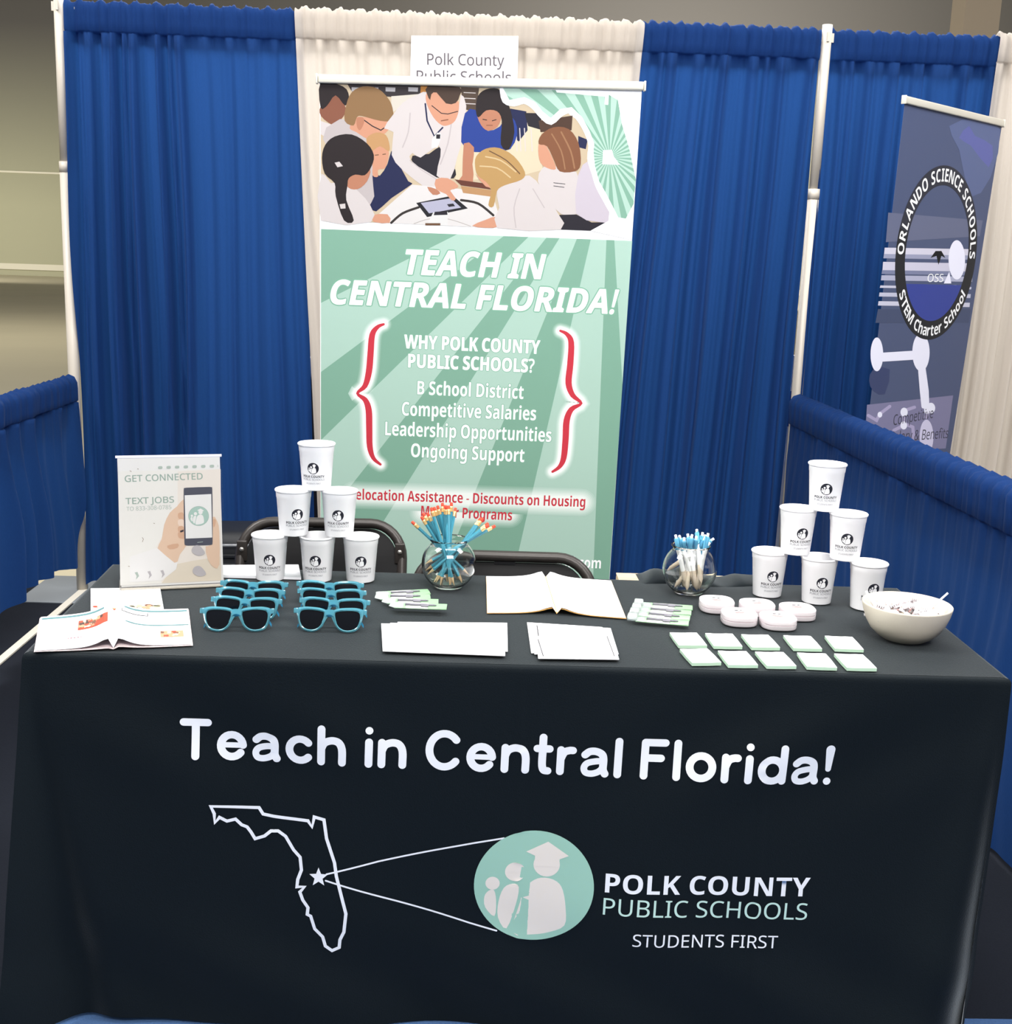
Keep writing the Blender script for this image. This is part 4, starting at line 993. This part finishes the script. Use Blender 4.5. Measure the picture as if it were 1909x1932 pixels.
for col, cname, xs, rzs in ((0, 'column beside the booklet', ((446, 1190), (462, 1169), (470, 1151), (477, 1136)), (.06, -.05, -.04, -.03)), (1, 'column beside the packets', ((621, 1191), (629, 1171), (624, 1152), (621, 1137)), (-.02, -.05, -.03, -.02))):
    for k, (px, py) in enumerate(xs):
        p = atZ(px, py, ZT); o = sgp if first else dup(sgp); first = False
        o.location = (p.x, p.y + .002, ZT + .0225); o.rotation_euler = (-.28, 0, rzs[k])
        tag(o, 'teal sunglasses with dark lenses, %s in the %s' % (rowname[k], cname), 'sunglasses', 'teal sunglasses set out in two columns')

# --- round glass bowls with pencils and pens
GLS = mat('clear_glass', (250, 252, 250), .0, .5, trans=1.0, ior=1.42)
BR = .061; BZ = .055
def fishbowl(x, y, label):
    pr = [(0, .001)] + [(.026, 0), (.033, .002)] + [(sqrt(BR * BR - (z - BZ) ** 2), z) for z in [.006 + .004 * k for k in range(25)]]
    pr += [(.0425, .107), (.0445, .110), (.0440, .1125), (.0415, .1115), (.0402, .107)]
    ir = BR - .0022
    pr += [(sqrt(ir * ir - (z - BZ) ** 2), z) for z in [.102 - .004 * k for k in range(24)]] + [(.020, .0075), (0, .007)]
    o = MB().lathe(pr, GLS, 56).build('glass_bowl', None, (x, y, ZT)); return tag(o, label, 'bowl', 'round glass bowls on the table')
pb = atZ(845, 1115, ZT); PB = Vector((pb.x, pb.y + .034, ZT)); fishbowl(PB.x, PB.y, 'round glass bowl holding the teal pencils')
qb = atZ(1303, 1126, ZT); QB = Vector((qb.x, qb.y + .034, ZT)); fishbowl(QB.x, QB.y, 'round glass bowl holding the blue and white pens')
TP = mat('pencil_teal', (66, 142, 164), .4, .4); FER = mat('ferrule_gold', (226, 190, 130), .3, .5, .5); ERS = mat('eraser_red', (206, 78, 60), .8, .2); WOOD = mat('pencil_wood', (220, 190, 150), .7, .2)
def pencil():
    t = thing('pencil', 'x', 'pencil', (0, 0, 0), 0, 'teal pencils in the round glass bowl'); r = .0038
    MB().lathe([(0, 0), (r, 0), (r, -.140)], TP, 6, smooth=False).lathe([(r, -.140), (.0006, -.158)], WOOD, 12).build('barrel', t)
    MB().lathe([(r + .0002, .0), (r + .0004, .003), (r, .004), (r + .0004, .006), (r, .008), (r + .0003, .012), (0, .012)], FER, 14).build('ferrule', t)
    MB().lathe([(r - .0003, .012), (r - .0004, .019), (r - .0014, .0205), (0, .0208)], ERS, 14).build('eraser', t)
    return t
def aim(o, top, bot, up):
    d = (top - bot).normalized(); o.rotation_euler = d.to_track_quat('Z', 'Y').to_euler(); o.location = top - d * up
def stick_fit(T, c, L, rr, wob):
    """lean for a stick of length L whose top is near T: through the bowl's mouth, tip against the inside; returns (top, tip)"""
    best = None
    for kk in [.35 + .05 * k for k in range(14)]:
        d = Vector((T.x - c.x, T.y - c.y)); q = Vector((d.x * kk + wob[0], d.y * kk + wob[1])); rim = min(.105, T.z - c.z - .025)
        if q.length > rr: q = q * (rr / q.length)
        R_ = Vector((c.x + q.x, c.y + q.y, c.z + rim)); dr = (R_ - T).normalized(); t = 0
        while t < .16:
            p = R_ + dr * (t + .002); z = p.z - c.z; lim = sqrt(max(.0001, (BR - .0065) ** 2 - (z - BZ) ** 2))
            if z < .0115 or (Vector((p.x - c.x, p.y - c.y)).length > lim and t > .01): break
            t += .002
        B = R_ + dr * t; g = abs(L - (T - B).length)
        if best is None or g < best[0]: best = (g, B, dr)
    g, B, dr = best; return B - dr * L, B
pp = pencil(); first = True; rnd = random.Random(4)
tops = [(305, 222), (392, 205), (412, 196), (440, 190), (470, 172), (486, 150), (488, 235), (520, 178), (545, 175), (562, 165), (563, 240), (585, 172), (602, 190), (800, 232), (828, 215), (852, 262), (872, 262), (892, 282), (620, 215)]
for i, (x, y) in enumerate(tops):
    px, py = 690 + x / 3.743, 920 + y / 3.743; dy = rnd.uniform(-.02, .03)
    T, B = stick_fit(atY(px, py, PB.y + dy), PB, .1785, .036, (rnd.uniform(-.006, .006), rnd.uniform(-.012, .012)))
    o = pp if first else dup(pp); first = False; aim(o, T, B, .0205)
    tag(o, 'teal pencil with gold ferrule and red eraser standing in the left glass bowl', 'pencil', 'teal pencils in the round glass bowl')
PW = mat('pen_white', (236, 236, 238), .4, .4); PBL = mat('pen_blue', (110, 190, 226), .25, .5, trans=.3); PGR = mat('pen_grip', (206, 190, 172), .5, .3)
def pen():
    t = thing('pen', 'x', 'pen', (0, 0, 0), 0, 'blue and white pens in the round glass bowl'); r = .0052
    MB().lathe([(.0046, -.034), (.0050, -.036), (.0050, -.085)], PW, 16).lathe([(.0050, -.085), (.0053, -.09), (.0048, -.118), (.0012, -.128), (0, -.129)], PGR, 16).build('barrel', t)
    MB().lathe([(.0046, -.0345), (r, -.034), (r, -.010), (.0046, -.008), (0, -.008)], PBL, 16).build('upper_sleeve', t)
    MB().box((0, .0072, -.022), (.0032, .0018, .030), PBL, bev=.0006).box((0, .0055, -.009), (.0032, .004, .003), PBL).build('clip', t)
    MB().lathe([(.0030, -.008), (.0030, -.0008), (.0022, 0), (0, 0)], PW, 12).build('push_button', t)
    return t
pn_ = pen(); first = True
tops = [(550, 248), (590, 266), (675, 256), (727, 212), (825, 232), (885, 220), (952, 288), (770, 268), (755, 340), (805, 382), (700, 380), (886, 350), (850, 262), (640, 300)]
for i, (x, y) in enumerate(tops):
    px, py = 1170 + x / 5.303, 960 + y / 5.303; dy = rnd.uniform(-.022, .028)
    T, B = stick_fit(atY(px, py, QB.y + dy), QB, .129, .034, (rnd.uniform(-.006, .006), rnd.uniform(-.012, .012)))
    o = pn_ if first else dup(pn_); first = False; aim(o, T, B, 0)
    tag(o, 'white pen with a light blue clip sleeve standing in the right glass bowl', 'pen', 'blue and white pens in the round glass bowl')

# --- slim packets
PGN = mat('packet_green', (138, 176, 138), .35, .4); PGW = mat('packet_white', (206, 214, 204), .35, .4); PGP = mat('packet_pen_grey', (118, 116, 126), .3, .5); CLR = mat('clear_film', (226, 234, 232), .1, .6, trans=.6, ior=1.2)
def packet(cap):
    t = thing('slim_packet', 'x', 'packet', (0, 0, 0)); w, d = .108, .030
    m = MB(); xs = [-w / 2, -w * .34, -w * .28, w * .14, w * .5]; ms = [CLR, PGN, PGW, PGN]
    for k in range(4):
        ro = [[(x, y, .0018 + .0016 * cos(y / d * pi)) for x in (xs[k], xs[k + 1])] for y in (-d / 2, -d / 4, 0, d / 4, d / 2)]; m.grid(ro, ms[k])
    m.slab([(-w / 2, -d / 2, .0018), (w / 2, -d / 2, .0018), (w / 2, d / 2, .0018), (-w / 2, d / 2, .0018)], (0, 0, 1), .0014, PGN)
    m.build('card_sleeve', t)
    q = MB(); q.tube([(-w * .30, -.002, .0048), (w * .22, -.002, .0048), (w * .30, -.002, .0046)], [.0026, .0026, .0012], PGP, 8); q.box((w * .08, -.006, .0046), (.016, .006, .0026), PGP, bev=.0008); q.build('stylus', t)
    m = MB()
    if cap: m.box((-w * .5 - .008, 0, .0058), (.020, .026, .0105), CLR, bev=.003)
    else: m.slab([(-w / 2 - .012, -d * .2, .0022), (-w / 2 + .001, -d / 2, .0022), (-w / 2 + .001, d / 2, .0022), (-w / 2 - .009, d * .42, .0022)], (0, 0, 1), .0012, CLR)
    m.build('clear_end', t)
    return t
ordn = ['rearmost', 'second', 'third', 'frontmost']
pk = packet(False); a, b = Vector((-.300, .432)), Vector((-.262, .290))
for k in range(4):
    o = pk if k == 0 else dup(pk); q = a.lerp(b, k / 3); o.location = (q.x + .055 + (.004, -.006, .0, .006)[k], q.y + .016, ZT + .0005 + .0042 * k); o.rotation_euler = (.10, 0, (.28, .10, .02, -.04)[k])
    tag(o, 'slim pale green packet with a grey stylus, %s of the pile beside the sunglasses' % ordn[k], 'packet', 'packets piled beside the sunglasses')
pk2 = packet(True); a, b = Vector((.330, .392)), Vector((.298, .262))
for k in range(4):
    o = pk2 if k == 0 else dup(pk2); q = a.lerp(b, k / 3); o.location = (q.x, q.y, ZT + .0005 + .0018 * k); o.rotation_euler = (.06, 0, (-.16, -.20, -.24, -.22)[k])
    tag(o, 'green and white packet with clear cap, %s of the fan by the pen bowl' % ordn[k], 'packet', 'packets fanned in front of the pen bowl')

# --- papers
def sheet(name, px, z, th, label, cat, m=PAPER, group=None, curl=0, prints=None, side=None):
    q = [atZ(*p, z + th) for p in px]; c = cen(q); mb_ = MB()
    n = 14; top = [[q[0].lerp(q[1], i / n).lerp(q[3].lerp(q[2], i / n), j / 4) for i in range(n + 1)] for j in range(5)]
    top = [[p + Vector((0, 0, curl * (i / n - .5) ** 2 * 4 + 0)) for i, p in enumerate(r)] for r in top]
    mb_.grid([[p - c for p in r] for r in top], m); mb_.grid([[p - c - Vector((0, 0, th)) for p in r] for r in top[::-1]], m)
    ring_ = top[0] + [r[-1] for r in top[1:]] + top[-1][::-1][1:] + [r[0] for r in top[::-1]][1:-1]
    mb_.grid([[p - c for p in ring_], [p - c - Vector((0, 0, th)) for p in ring_]], side or m, False, True)
    if prints: prints(mb_, c)
    o = mb_.build(name, None, c); tag(o, label, cat, group); return o
sheet('paper_stack', ((420, 1066), (563, 1065), (568, 1089), (420, 1085)), ZT, .006, 'white stack of paper at the back edge behind the left cup pyramid', 'paper')
GRYI = mat('pale_red_ink', (150, 112, 122), .6)
G3 = 'white envelopes fanned at the front edge'
for k, (dx, dy) in enumerate(((14, -3), (28, -5), (-2, 1))):
    sheet('envelope', ((722 + dx, 1178 + dy), (940 + dx * .6, 1180 + dy), (944 + dx * .5, 1234 + dy), (724 + dx, 1227 + dy)), ZT + .0012 * k, .0009, 'white envelope peeking out under the one with three faint lines', 'envelope', group=G3)
def ep(mb_, c):
    for y in (1187, 1193.5, 1201): mb_.poly([atZ(*p, ZT + .0053) - c for p in ((880, y), (904, y + .4), (904, y + 1.2), (880, y + .8))], GRYI)
sheet('envelope', ((719, 1176), (953, 1183), (953, 1237), (722, 1228)), ZT + .0038, .0012, 'topmost white envelope with three faint lines at the front edge of the table', 'envelope', group=G3, prints=ep)
DKL = mat('dark_line_ink', (52, 48, 54), .6); G4 = 'white cards fanned beside the square note pads'
for k, (dx, dy) in enumerate(((-10, -4), (6, -2), (-4, -2))):
    sheet('white_card', ((1004 + dx, 1178 + dy), (1146 + dx, 1187 + dy), (1166 + dx * .2, 1236 + dy), (1012 + dx, 1236 + dy)), ZT + .0011 * k, .0009, 'white card peeking out under the topmost lined card', 'card', group=G4)
def cpn(mb_, c):
    for (x0, y0), (x1, y1) in (((1014, 1206), (1024, 1238)), ((1144, 1200), (1158, 1238)), ((1012, 1180), (1015, 1200))): mb_.poly([atZ(*p, ZT + .0049) - c for p in ((x0, y0), (x0 + 1.8, y0), (x1 + 1.8, y1), (x1, y1))], DKL)
sheet('white_card', ((1010, 1178), (1152, 1188), (1168, 1244), (1015, 1242)), ZT + .0036, .0011, 'topmost white card with thin dark side lines at the front edge', 'card', group=G4, prints=cpn)
# open white folder with a gold edge
GOLD = mat('gold_edge', (214, 168, 96), .45, .4)
def leaf(t, name, c4_, lift, m, dz, grow_, spine_left, th=.0008):
    q = [atZ(*p, ZT + .001) for p in c4_]; cc = cen(q); q = [cc + (p - cc) * grow_ for p in q]; rows = []
    for j in range(5):
        r = []
        for i in range(17):
            u = i / 16; p = q[0].lerp(q[1], u).lerp(q[3].lerp(q[2], u), j / 4); s_ = u if spine_left else 1 - u
            r.append(p + Vector((0, 0, dz + lift * (exp(-(s_ / .16)) * (1 - exp(-s_ / .05))) * 2.2)) - Vector(t.location))
        rows.append(r)
    mb_ = MB().grid(rows, m); mb_.grid([[p - Vector((0, 0, th)) for p in r] for r in rows[::-1]], m); return mb_, rows
fo_ = thing('open_folder', 'open white folder with a thin gold edge between the two glass bowls', 'folder', tuple(atZ(1042, 1125, ZT)))
fl_, fr_ = ((917, 1088), (1029, 1089), (1050, 1157), (919, 1157)), ((1029, 1089), (1153, 1096), (1181, 1167), (1050, 1158))
for nm, c_, sl_ in (('left', fl_, False), ('right', fr_, True)):
    leaf(fo_, nm, c_, .0108, GOLD, .0, 1.006, sl_)[0].build('cover_leaf', fo_)['label'] = 'gold-edged cover leaf'
    leaf(fo_, nm, c_, .012, PAPER, .0012, .992, sl_)[0].build('page', fo_)['label'] = 'white page'
# open booklet and brochure at the left end
bk_ = thing('open_booklet', 'open white booklet with teal header lines and small food pictures at the left corner', 'booklet', tuple(atZ(215, 1190, ZT)))
TEALI = mat('teal_header_ink', (84, 124, 128), .6); FR1, FR2, FR3 = mat('picture_red', (176, 74, 54), .6), mat('picture_brown', (112, 80, 64), .6), mat('picture_peach', (206, 144, 112), .6)
def on_leaf(mb_, rows, u0, u1, v0, v1, m, lift=.0004, n=8, wig=0):
    def P(u, v):
        i = min(15, int(u * 16)); j = min(3, int(v * 4)); a = u * 16 - i; b = v * 4 - j
        return rows[j][i].lerp(rows[j][i + 1], a).lerp(rows[j + 1][i].lerp(rows[j + 1][i + 1], a), b) + Vector((0, 0, lift))
    mb_.grid([[P(lerp(u0, u1, k / n), v0 + wig * (k % 2)) for k in range(n + 1)], [P(lerp(u0, u1, k / n), v1 + wig * ((k + 1) % 2)) for k in range(n + 1)]], m, False)
m1, r1 = leaf(bk_, 'l', ((77, 1166), (216, 1156), (214, 1224), (66, 1229)), .017, PAPER, .002, 1, False)
on_leaf(m1, r1, .02, .98, .045, .10, TEALI); rnb = random.Random(9)
def picture(mb_, rows, u0, u1, v0, v1, cols, n):
    on_leaf(mb_, rows, u0, u1, v0, v1, cols[0])
    for k in range(n):
        a = rnb.uniform(u0, u1 - (u1 - u0) * .22); c = rnb.uniform(v0, v1 - (v1 - v0) * .35)
        on_leaf(mb_, rows, a, a + (u1 - u0) * rnb.uniform(.08, .22), c, c + (v1 - v0) * rnb.uniform(.15, .35), cols[1 + k % (len(cols) - 1)], .0005 + .00003 * k, 3, (v1 - v0) * .06)
FR4, FR5 = mat('picture_dark', (74, 60, 56), .6), mat('picture_cream2', (226, 200, 170), .6)
picture(m1, r1, .52, .92, .24, .52, (FR1, FR3, FR2, FR5, FR1, FR4), 26); on_leaf(m1, r1, .40, .58, .70, .72, GRYI, .0004, 8, .02)
m1.build('left_page', bk_)
m2, r2 = leaf(bk_, 'r', ((216, 1156), (355, 1150), (363, 1217), (214, 1224)), .017, PAPER, .002, 1, True)
on_leaf(m2, r2, .02, .98, .045, .09, TEALI); on_leaf(m2, r2, .04, .98, .46, .49, TEALI); on_leaf(m2, r2, .10, .45, .20, .22, DKL); on_leaf(m2, r2, .10, .11, .13, .22, DKL, n=2); on_leaf(m2, r2, .44, .45, .13, .22, DKL, n=2)
picture(m2, r2, .60, .90, .63, .80, (FR3, FR1, FR2, FR5, FR3), 16)
m2.build('right_page', bk_)
m3, _ = leaf(bk_, 'b', ((75, 1166.5), (216, 1156.5), (214, 1225), (64, 1230)), .002, mat('booklet_cover', (222, 206, 206), .6), .0004, 1, False); m3.build('back_cover', bk_)
m4, _ = leaf(bk_, 'b', ((216, 1156.5), (356, 1150.5), (364, 1218), (214, 1225)), .004, mat('booklet_cover', (222, 206, 206), .6), .0004, 1, True); m4.build('front_cover', bk_)
def bp(mb_, c):
    z = ZT + .0022
    V, F, w = glyphs('ENGAGEMENT'); a_, b_ = atZ(183, 1123.5, z) - c, atZ(277, 1122.5, z) - c; ux_ = (b_ - a_); uy_ = Vector((-ux_.y, ux_.x, 0)).normalized()
    mb_.add([a_ + ux_ * (x / w) + uy_ * (y * .016) for x, y in V], F, mat('brochure_grey_ink', (176, 172, 180), .6))
    rn = random.Random(2)
    for x0, x1, y0, y1, cs in ((174, 224, 1141, 1152, (FR3, FR1, FR3, mat('picture_cream', (240, 214, 180), .6))), (241, 306, 1138, 1152, (FR2, mat('picture_sage', (170, 166, 140), .6), FR3, mat('picture_sage', (170, 166, 140), .6)))):
        for k in range(16):
            cx = rn.uniform(x0 + 5, x1 - 6); cy = rn.uniform(y0 + 3, y1 - 2); mb_.poly([atZ(px, py, z + .0002 * (1 + k % 4)) - c for px, py in circ(cx, cy, rn.uniform(4, 8), 9, rn.uniform(1.5, 2.6))], cs[k % 4])
sheet('brochure', ((171, 1110), (302, 1109), (312, 1166), (171, 1166)), ZT + .0004, .0016, 'white brochure with a pale heading tucked behind the open booklet', 'brochure', prints=bp)

# --- sticky note pads
PADT = mat('pad_white', (240, 246, 242), .6); PADS = mat('pad_mint_edge', (200, 232, 206), .6)
pads = [[(1263, 1191), (1315, 1192), (1333, 1219), (1281, 1221)], [(1330, 1194), (1382, 1194), (1401, 1221), (1346, 1220)], [(1398, 1196), (1450, 1196), (1472, 1223), (1417, 1223)], [(1477, 1198), (1530, 1199), (1551, 1225), (1497, 1224)], [(1556, 1198), (1611, 1199), (1628, 1227), (1573, 1227)],
        [(1284, 1223), (1337, 1222), (1358, 1250), (1304, 1254)], [(1353, 1226), (1408, 1227), (1430, 1256), (1375, 1257)], [(1424, 1228), (1479, 1228), (1502, 1258), (1446, 1259)], [(1501, 1229), (1557, 1232), (1581, 1261), (1524, 1260)], [(1573, 1232), (1628, 1233), (1655, 1262), (1597, 1262)]]
pm = MB(); PWD, PDP = .056, .083
outl = smooth([(-.028, -.0405), (0, -.0415), (.028, -.0405), (.0285, 0), (.0275, .040), (.014, .0412), (.004, .0395), (-.012, .0395), (-.020, .0412), (-.0275, .041), (-.0285, 0)], 1)
pm.slab([(x, y, .0062) for x, y in outl], (0, 0, 1), .0062, PADT, PADS); pad0 = None; nth = ['first', 'second', 'third', 'fourth', 'fifth']
for i, q in enumerate(pads):
    w_ = [atZ(*p, ZT + .006) for p in q]; c = cen(w_); e = (w_[1] - w_[0] + w_[2] - w_[3]); rz = atan2(e.y, e.x); v = (w_[0] - w_[3] + w_[1] - w_[2]); rz2 = atan2(-v.x, v.y)
    if pad0 is None: pad0 = pm.build('note_pad'); o = pad0
    else: o = dup(pad0)
    o.location = (c.x, c.y, ZT); o.rotation_euler = (0, 0, rz * .5 + rz2 * .5)
    tag(o, 'white note pad, %s from the left in the %s row beside the candy bowl' % (nth[i % 5], 'back' if i < 5 else 'front'), 'note pad', 'square note pads in two rows')

# --- rounded tins
TINW = mat('tin_white', (220, 212, 216), .3, .5); TINS = mat('tin_seam', (214, 186, 196), .4); PINK = mat('tin_pink_ink', (196, 134, 132), .6)
def rr(w, d, n=3.2, N=40): return [((abs(cos(t)) ** (2 / n)) * w / 2 * (1 if cos(t) >= 0 else -1), (abs(sin(t)) ** (2 / n)) * d / 2 * (1 if sin(t) >= 0 else -1)) for t in [2 * pi * k / N for k in range(N)]]
def tin():
    t = thing('oval_tin', 'x', 'tin', (0, 0, 0)); o = rr(.074, .080, 2.8)
    lev = lambda s_, z: [(x * s_, y * s_, z) for x, y in o]
    MB().grid([lev(.93, 0), lev(.985, .001), lev(1, .003), lev(1, .0105), lev(.975, .0108)], TINW, True, True).poly(lev(.93, 0), TINW).build('base', t, sharp=50)
    MB().grid([lev(.976, .0106), lev(.976, .0120)], TINS, True, True).build('seam', t)
    m = MB().grid([lev(.975, .0118), lev(1, .0121), lev(1, .0195), lev(.99, .0208), lev(.97, .0212), lev(.82, .0213), lev(.81, .0209)], TINW, True, True); m.poly(lev(.81, .0209), TINW)
    for s_, x0, x1, y, h in ((BLK, -.008, .0, .016, .0045), (BLK, .003, .009, .015, .004)): m.poly([(x0, y - h / 2, .0213), (x1, y - h / 2, .0213), (x1 - .001, y + h / 2, .0213), (x0 + .001, y + h / 2, .0213)], s_)
    for x, y, w in ((0, .006, .02), (0, .001, .024), (0, -.004, .016), (-.026, .004, .002), (.024, .004, .002)): m.poly([(x - w / 2, y - .0012, .0213), (x + w / 2, y - .0012, .0213), (x + w / 2, y + .0012, .0213), (x - w / 2, y + .0012, .0213)], PINK)
    m.build('lid', t, sharp=50); return t
t0 = tin(); nm = ['left tin of the back row by the pen bowl', 'middle tin of the back row', 'right tin of the back row below the cup pyramid', 'left tin of the front row', 'right tin of the front row']
for i, (px, py) in enumerate(((1357, 1158), (1434, 1164), (1511, 1172), (1400, 1183), (1474, 1190))):
    p = atZ(px, py, ZT); o = t0 if i == 0 else dup(t0); o.location = (p.x, p.y + .034, ZT); o.rotation_euler = (0, 0, -.05 + .02 * (i % 3))
    tag(o, 'white rounded tin with pink print, ' + nm[i], 'tin', 'white rounded tins')

# --- candy bowl
BWL = mat('cream_bowl', (212, 203, 188), .55, .35); weave(BWL, 500, .1, .04)
p = atZ(1718, 1216, ZT); BC = Vector((p.x, p.y + .040, ZT))
pr = [(0, .0035), (.034, .0035), (.038, .0), (.043, .001), (.055, .0085), (.068, .021), (.078, .038), (.0845, .056), (.0880, .071), (.0882, .0735), (.0868, .0748), (.0850, .0735), (.0812, .056), (.0745, .038), (.064, .023), (.05, .011), (.036, .007), (0, .006)]
tag(MB().lathe(pr, BWL, 64).build('candy_bowl', None, BC, sharp=60), 'cream bowl full of wrapped candies at the right end of the table', 'bowl')
CW = mat('candy_white', (222, 216, 218), .3, .5); CR = mat('candy_red', (240, 166, 156), .35, .5); WR = mat('candy_wrapper', (222, 220, 224), .22, .6)
def candy():
    t = thing('wrapped_candy', 'x', 'candy', (0, 0, 0)); m = MB(); n = 24; lv = ((.2, .0052), (.6, .0048), (.9, .0032), (1, 0), (.9, -.0032), (.6, -.0048), (.2, -.0052))
    rows = [[(.0105 * s_ * cos(2 * pi * k / n), .0105 * s_ * sin(2 * pi * k / n), z) for k in range(n)] for s_, z in lv]
    for i in range(len(rows) - 1):
        for k in range(n): m.add([rows[i][k], rows[i][(k + 1) % n], rows[i + 1][(k + 1) % n], rows[i + 1][k]], [(0, 1, 2, 3)], CR if (k + i) % 8 == 0 else CW, True)
    m.poly(rows[0], CW); m.poly(rows[-1], CW); m.build('mint', t)
    w = MB()
    for s_ in (-1, 1):
        rows = []
        for x, hw in ((.0098, .004), (.0125, .0024), (.016, .0055), (.0215, .0085)):
            rows.append([(s_ * x, -hw + 2 * hw * k / 8, .0022 * (1 if k % 2 else -1) * (hw / .006)) for k in range(9)])
        w.grid(rows, WR)
    w.build('wrapper', t); return t
ca = candy(); rnd = random.Random(12); first = True; n = 0
spots = []
for ring_r, cnt, z in ((.060, 14, .050), (.038, 9, .057), (.017, 5, .062), (.05, 10, .061), (.026, 6, .070), (.004, 1, .073)):
    for k in range(cnt):
        a = 2 * pi * (k + rnd.uniform(-.2, .2)) / cnt + ring_r * 40; spots.append((ring_r * cos(a), ring_r * sin(a), z + rnd.uniform(-.003, .004)))
for x, y, z in spots:
    o = ca if first else dup(ca); first = False
    o.location = BC + Vector((x, y, z)); o.rotation_euler = (rnd.uniform(-.5, .5), rnd.uniform(-.5, .5), rnd.uniform(0, 6.28))
    tag(o, 'white wrapped mint with red flecks heaped in the cream bowl', 'candy', 'wrapped mints in the cream bowl')
LOL = mat('lolly_wrap', (244, 240, 244), .25, .5); STK = mat('paper_stick', (242, 242, 242), .6)
for i, (T, B, lb) in enumerate((((1788, 1119, .0), (1742, 1160, -.01), 'lollipop with its white stick rising over the right rim of the candy bowl'), ((1757, 1130, .02), (1735, 1156, .0), 'lollipop whose short white stick points up inside the candy bowl'), ((1634, 1116, -.02), (1652, 1152, -.01), 'lollipop with its white stick over the left rim of the candy bowl'))):
    t_, b_ = atY(T[0], T[1], BC.y + T[2]), atY(B[0], B[1], BC.y + B[2]); t = thing('lollipop', lb, 'lollipop', tuple(b_), 0, 'lollipops in the candy bowl')
    MB().tube([t_ - b_, (0, 0, 0)], .0021, STK, 10).build('stick', t)
    d = (b_ - t_).normalized() * .006
    MB().lathe([(.0105 * sin(pi * k / 12), -.0105 * cos(pi * k / 12)) for k in range(13)], LOL, 20, d).build('candy_head', t)
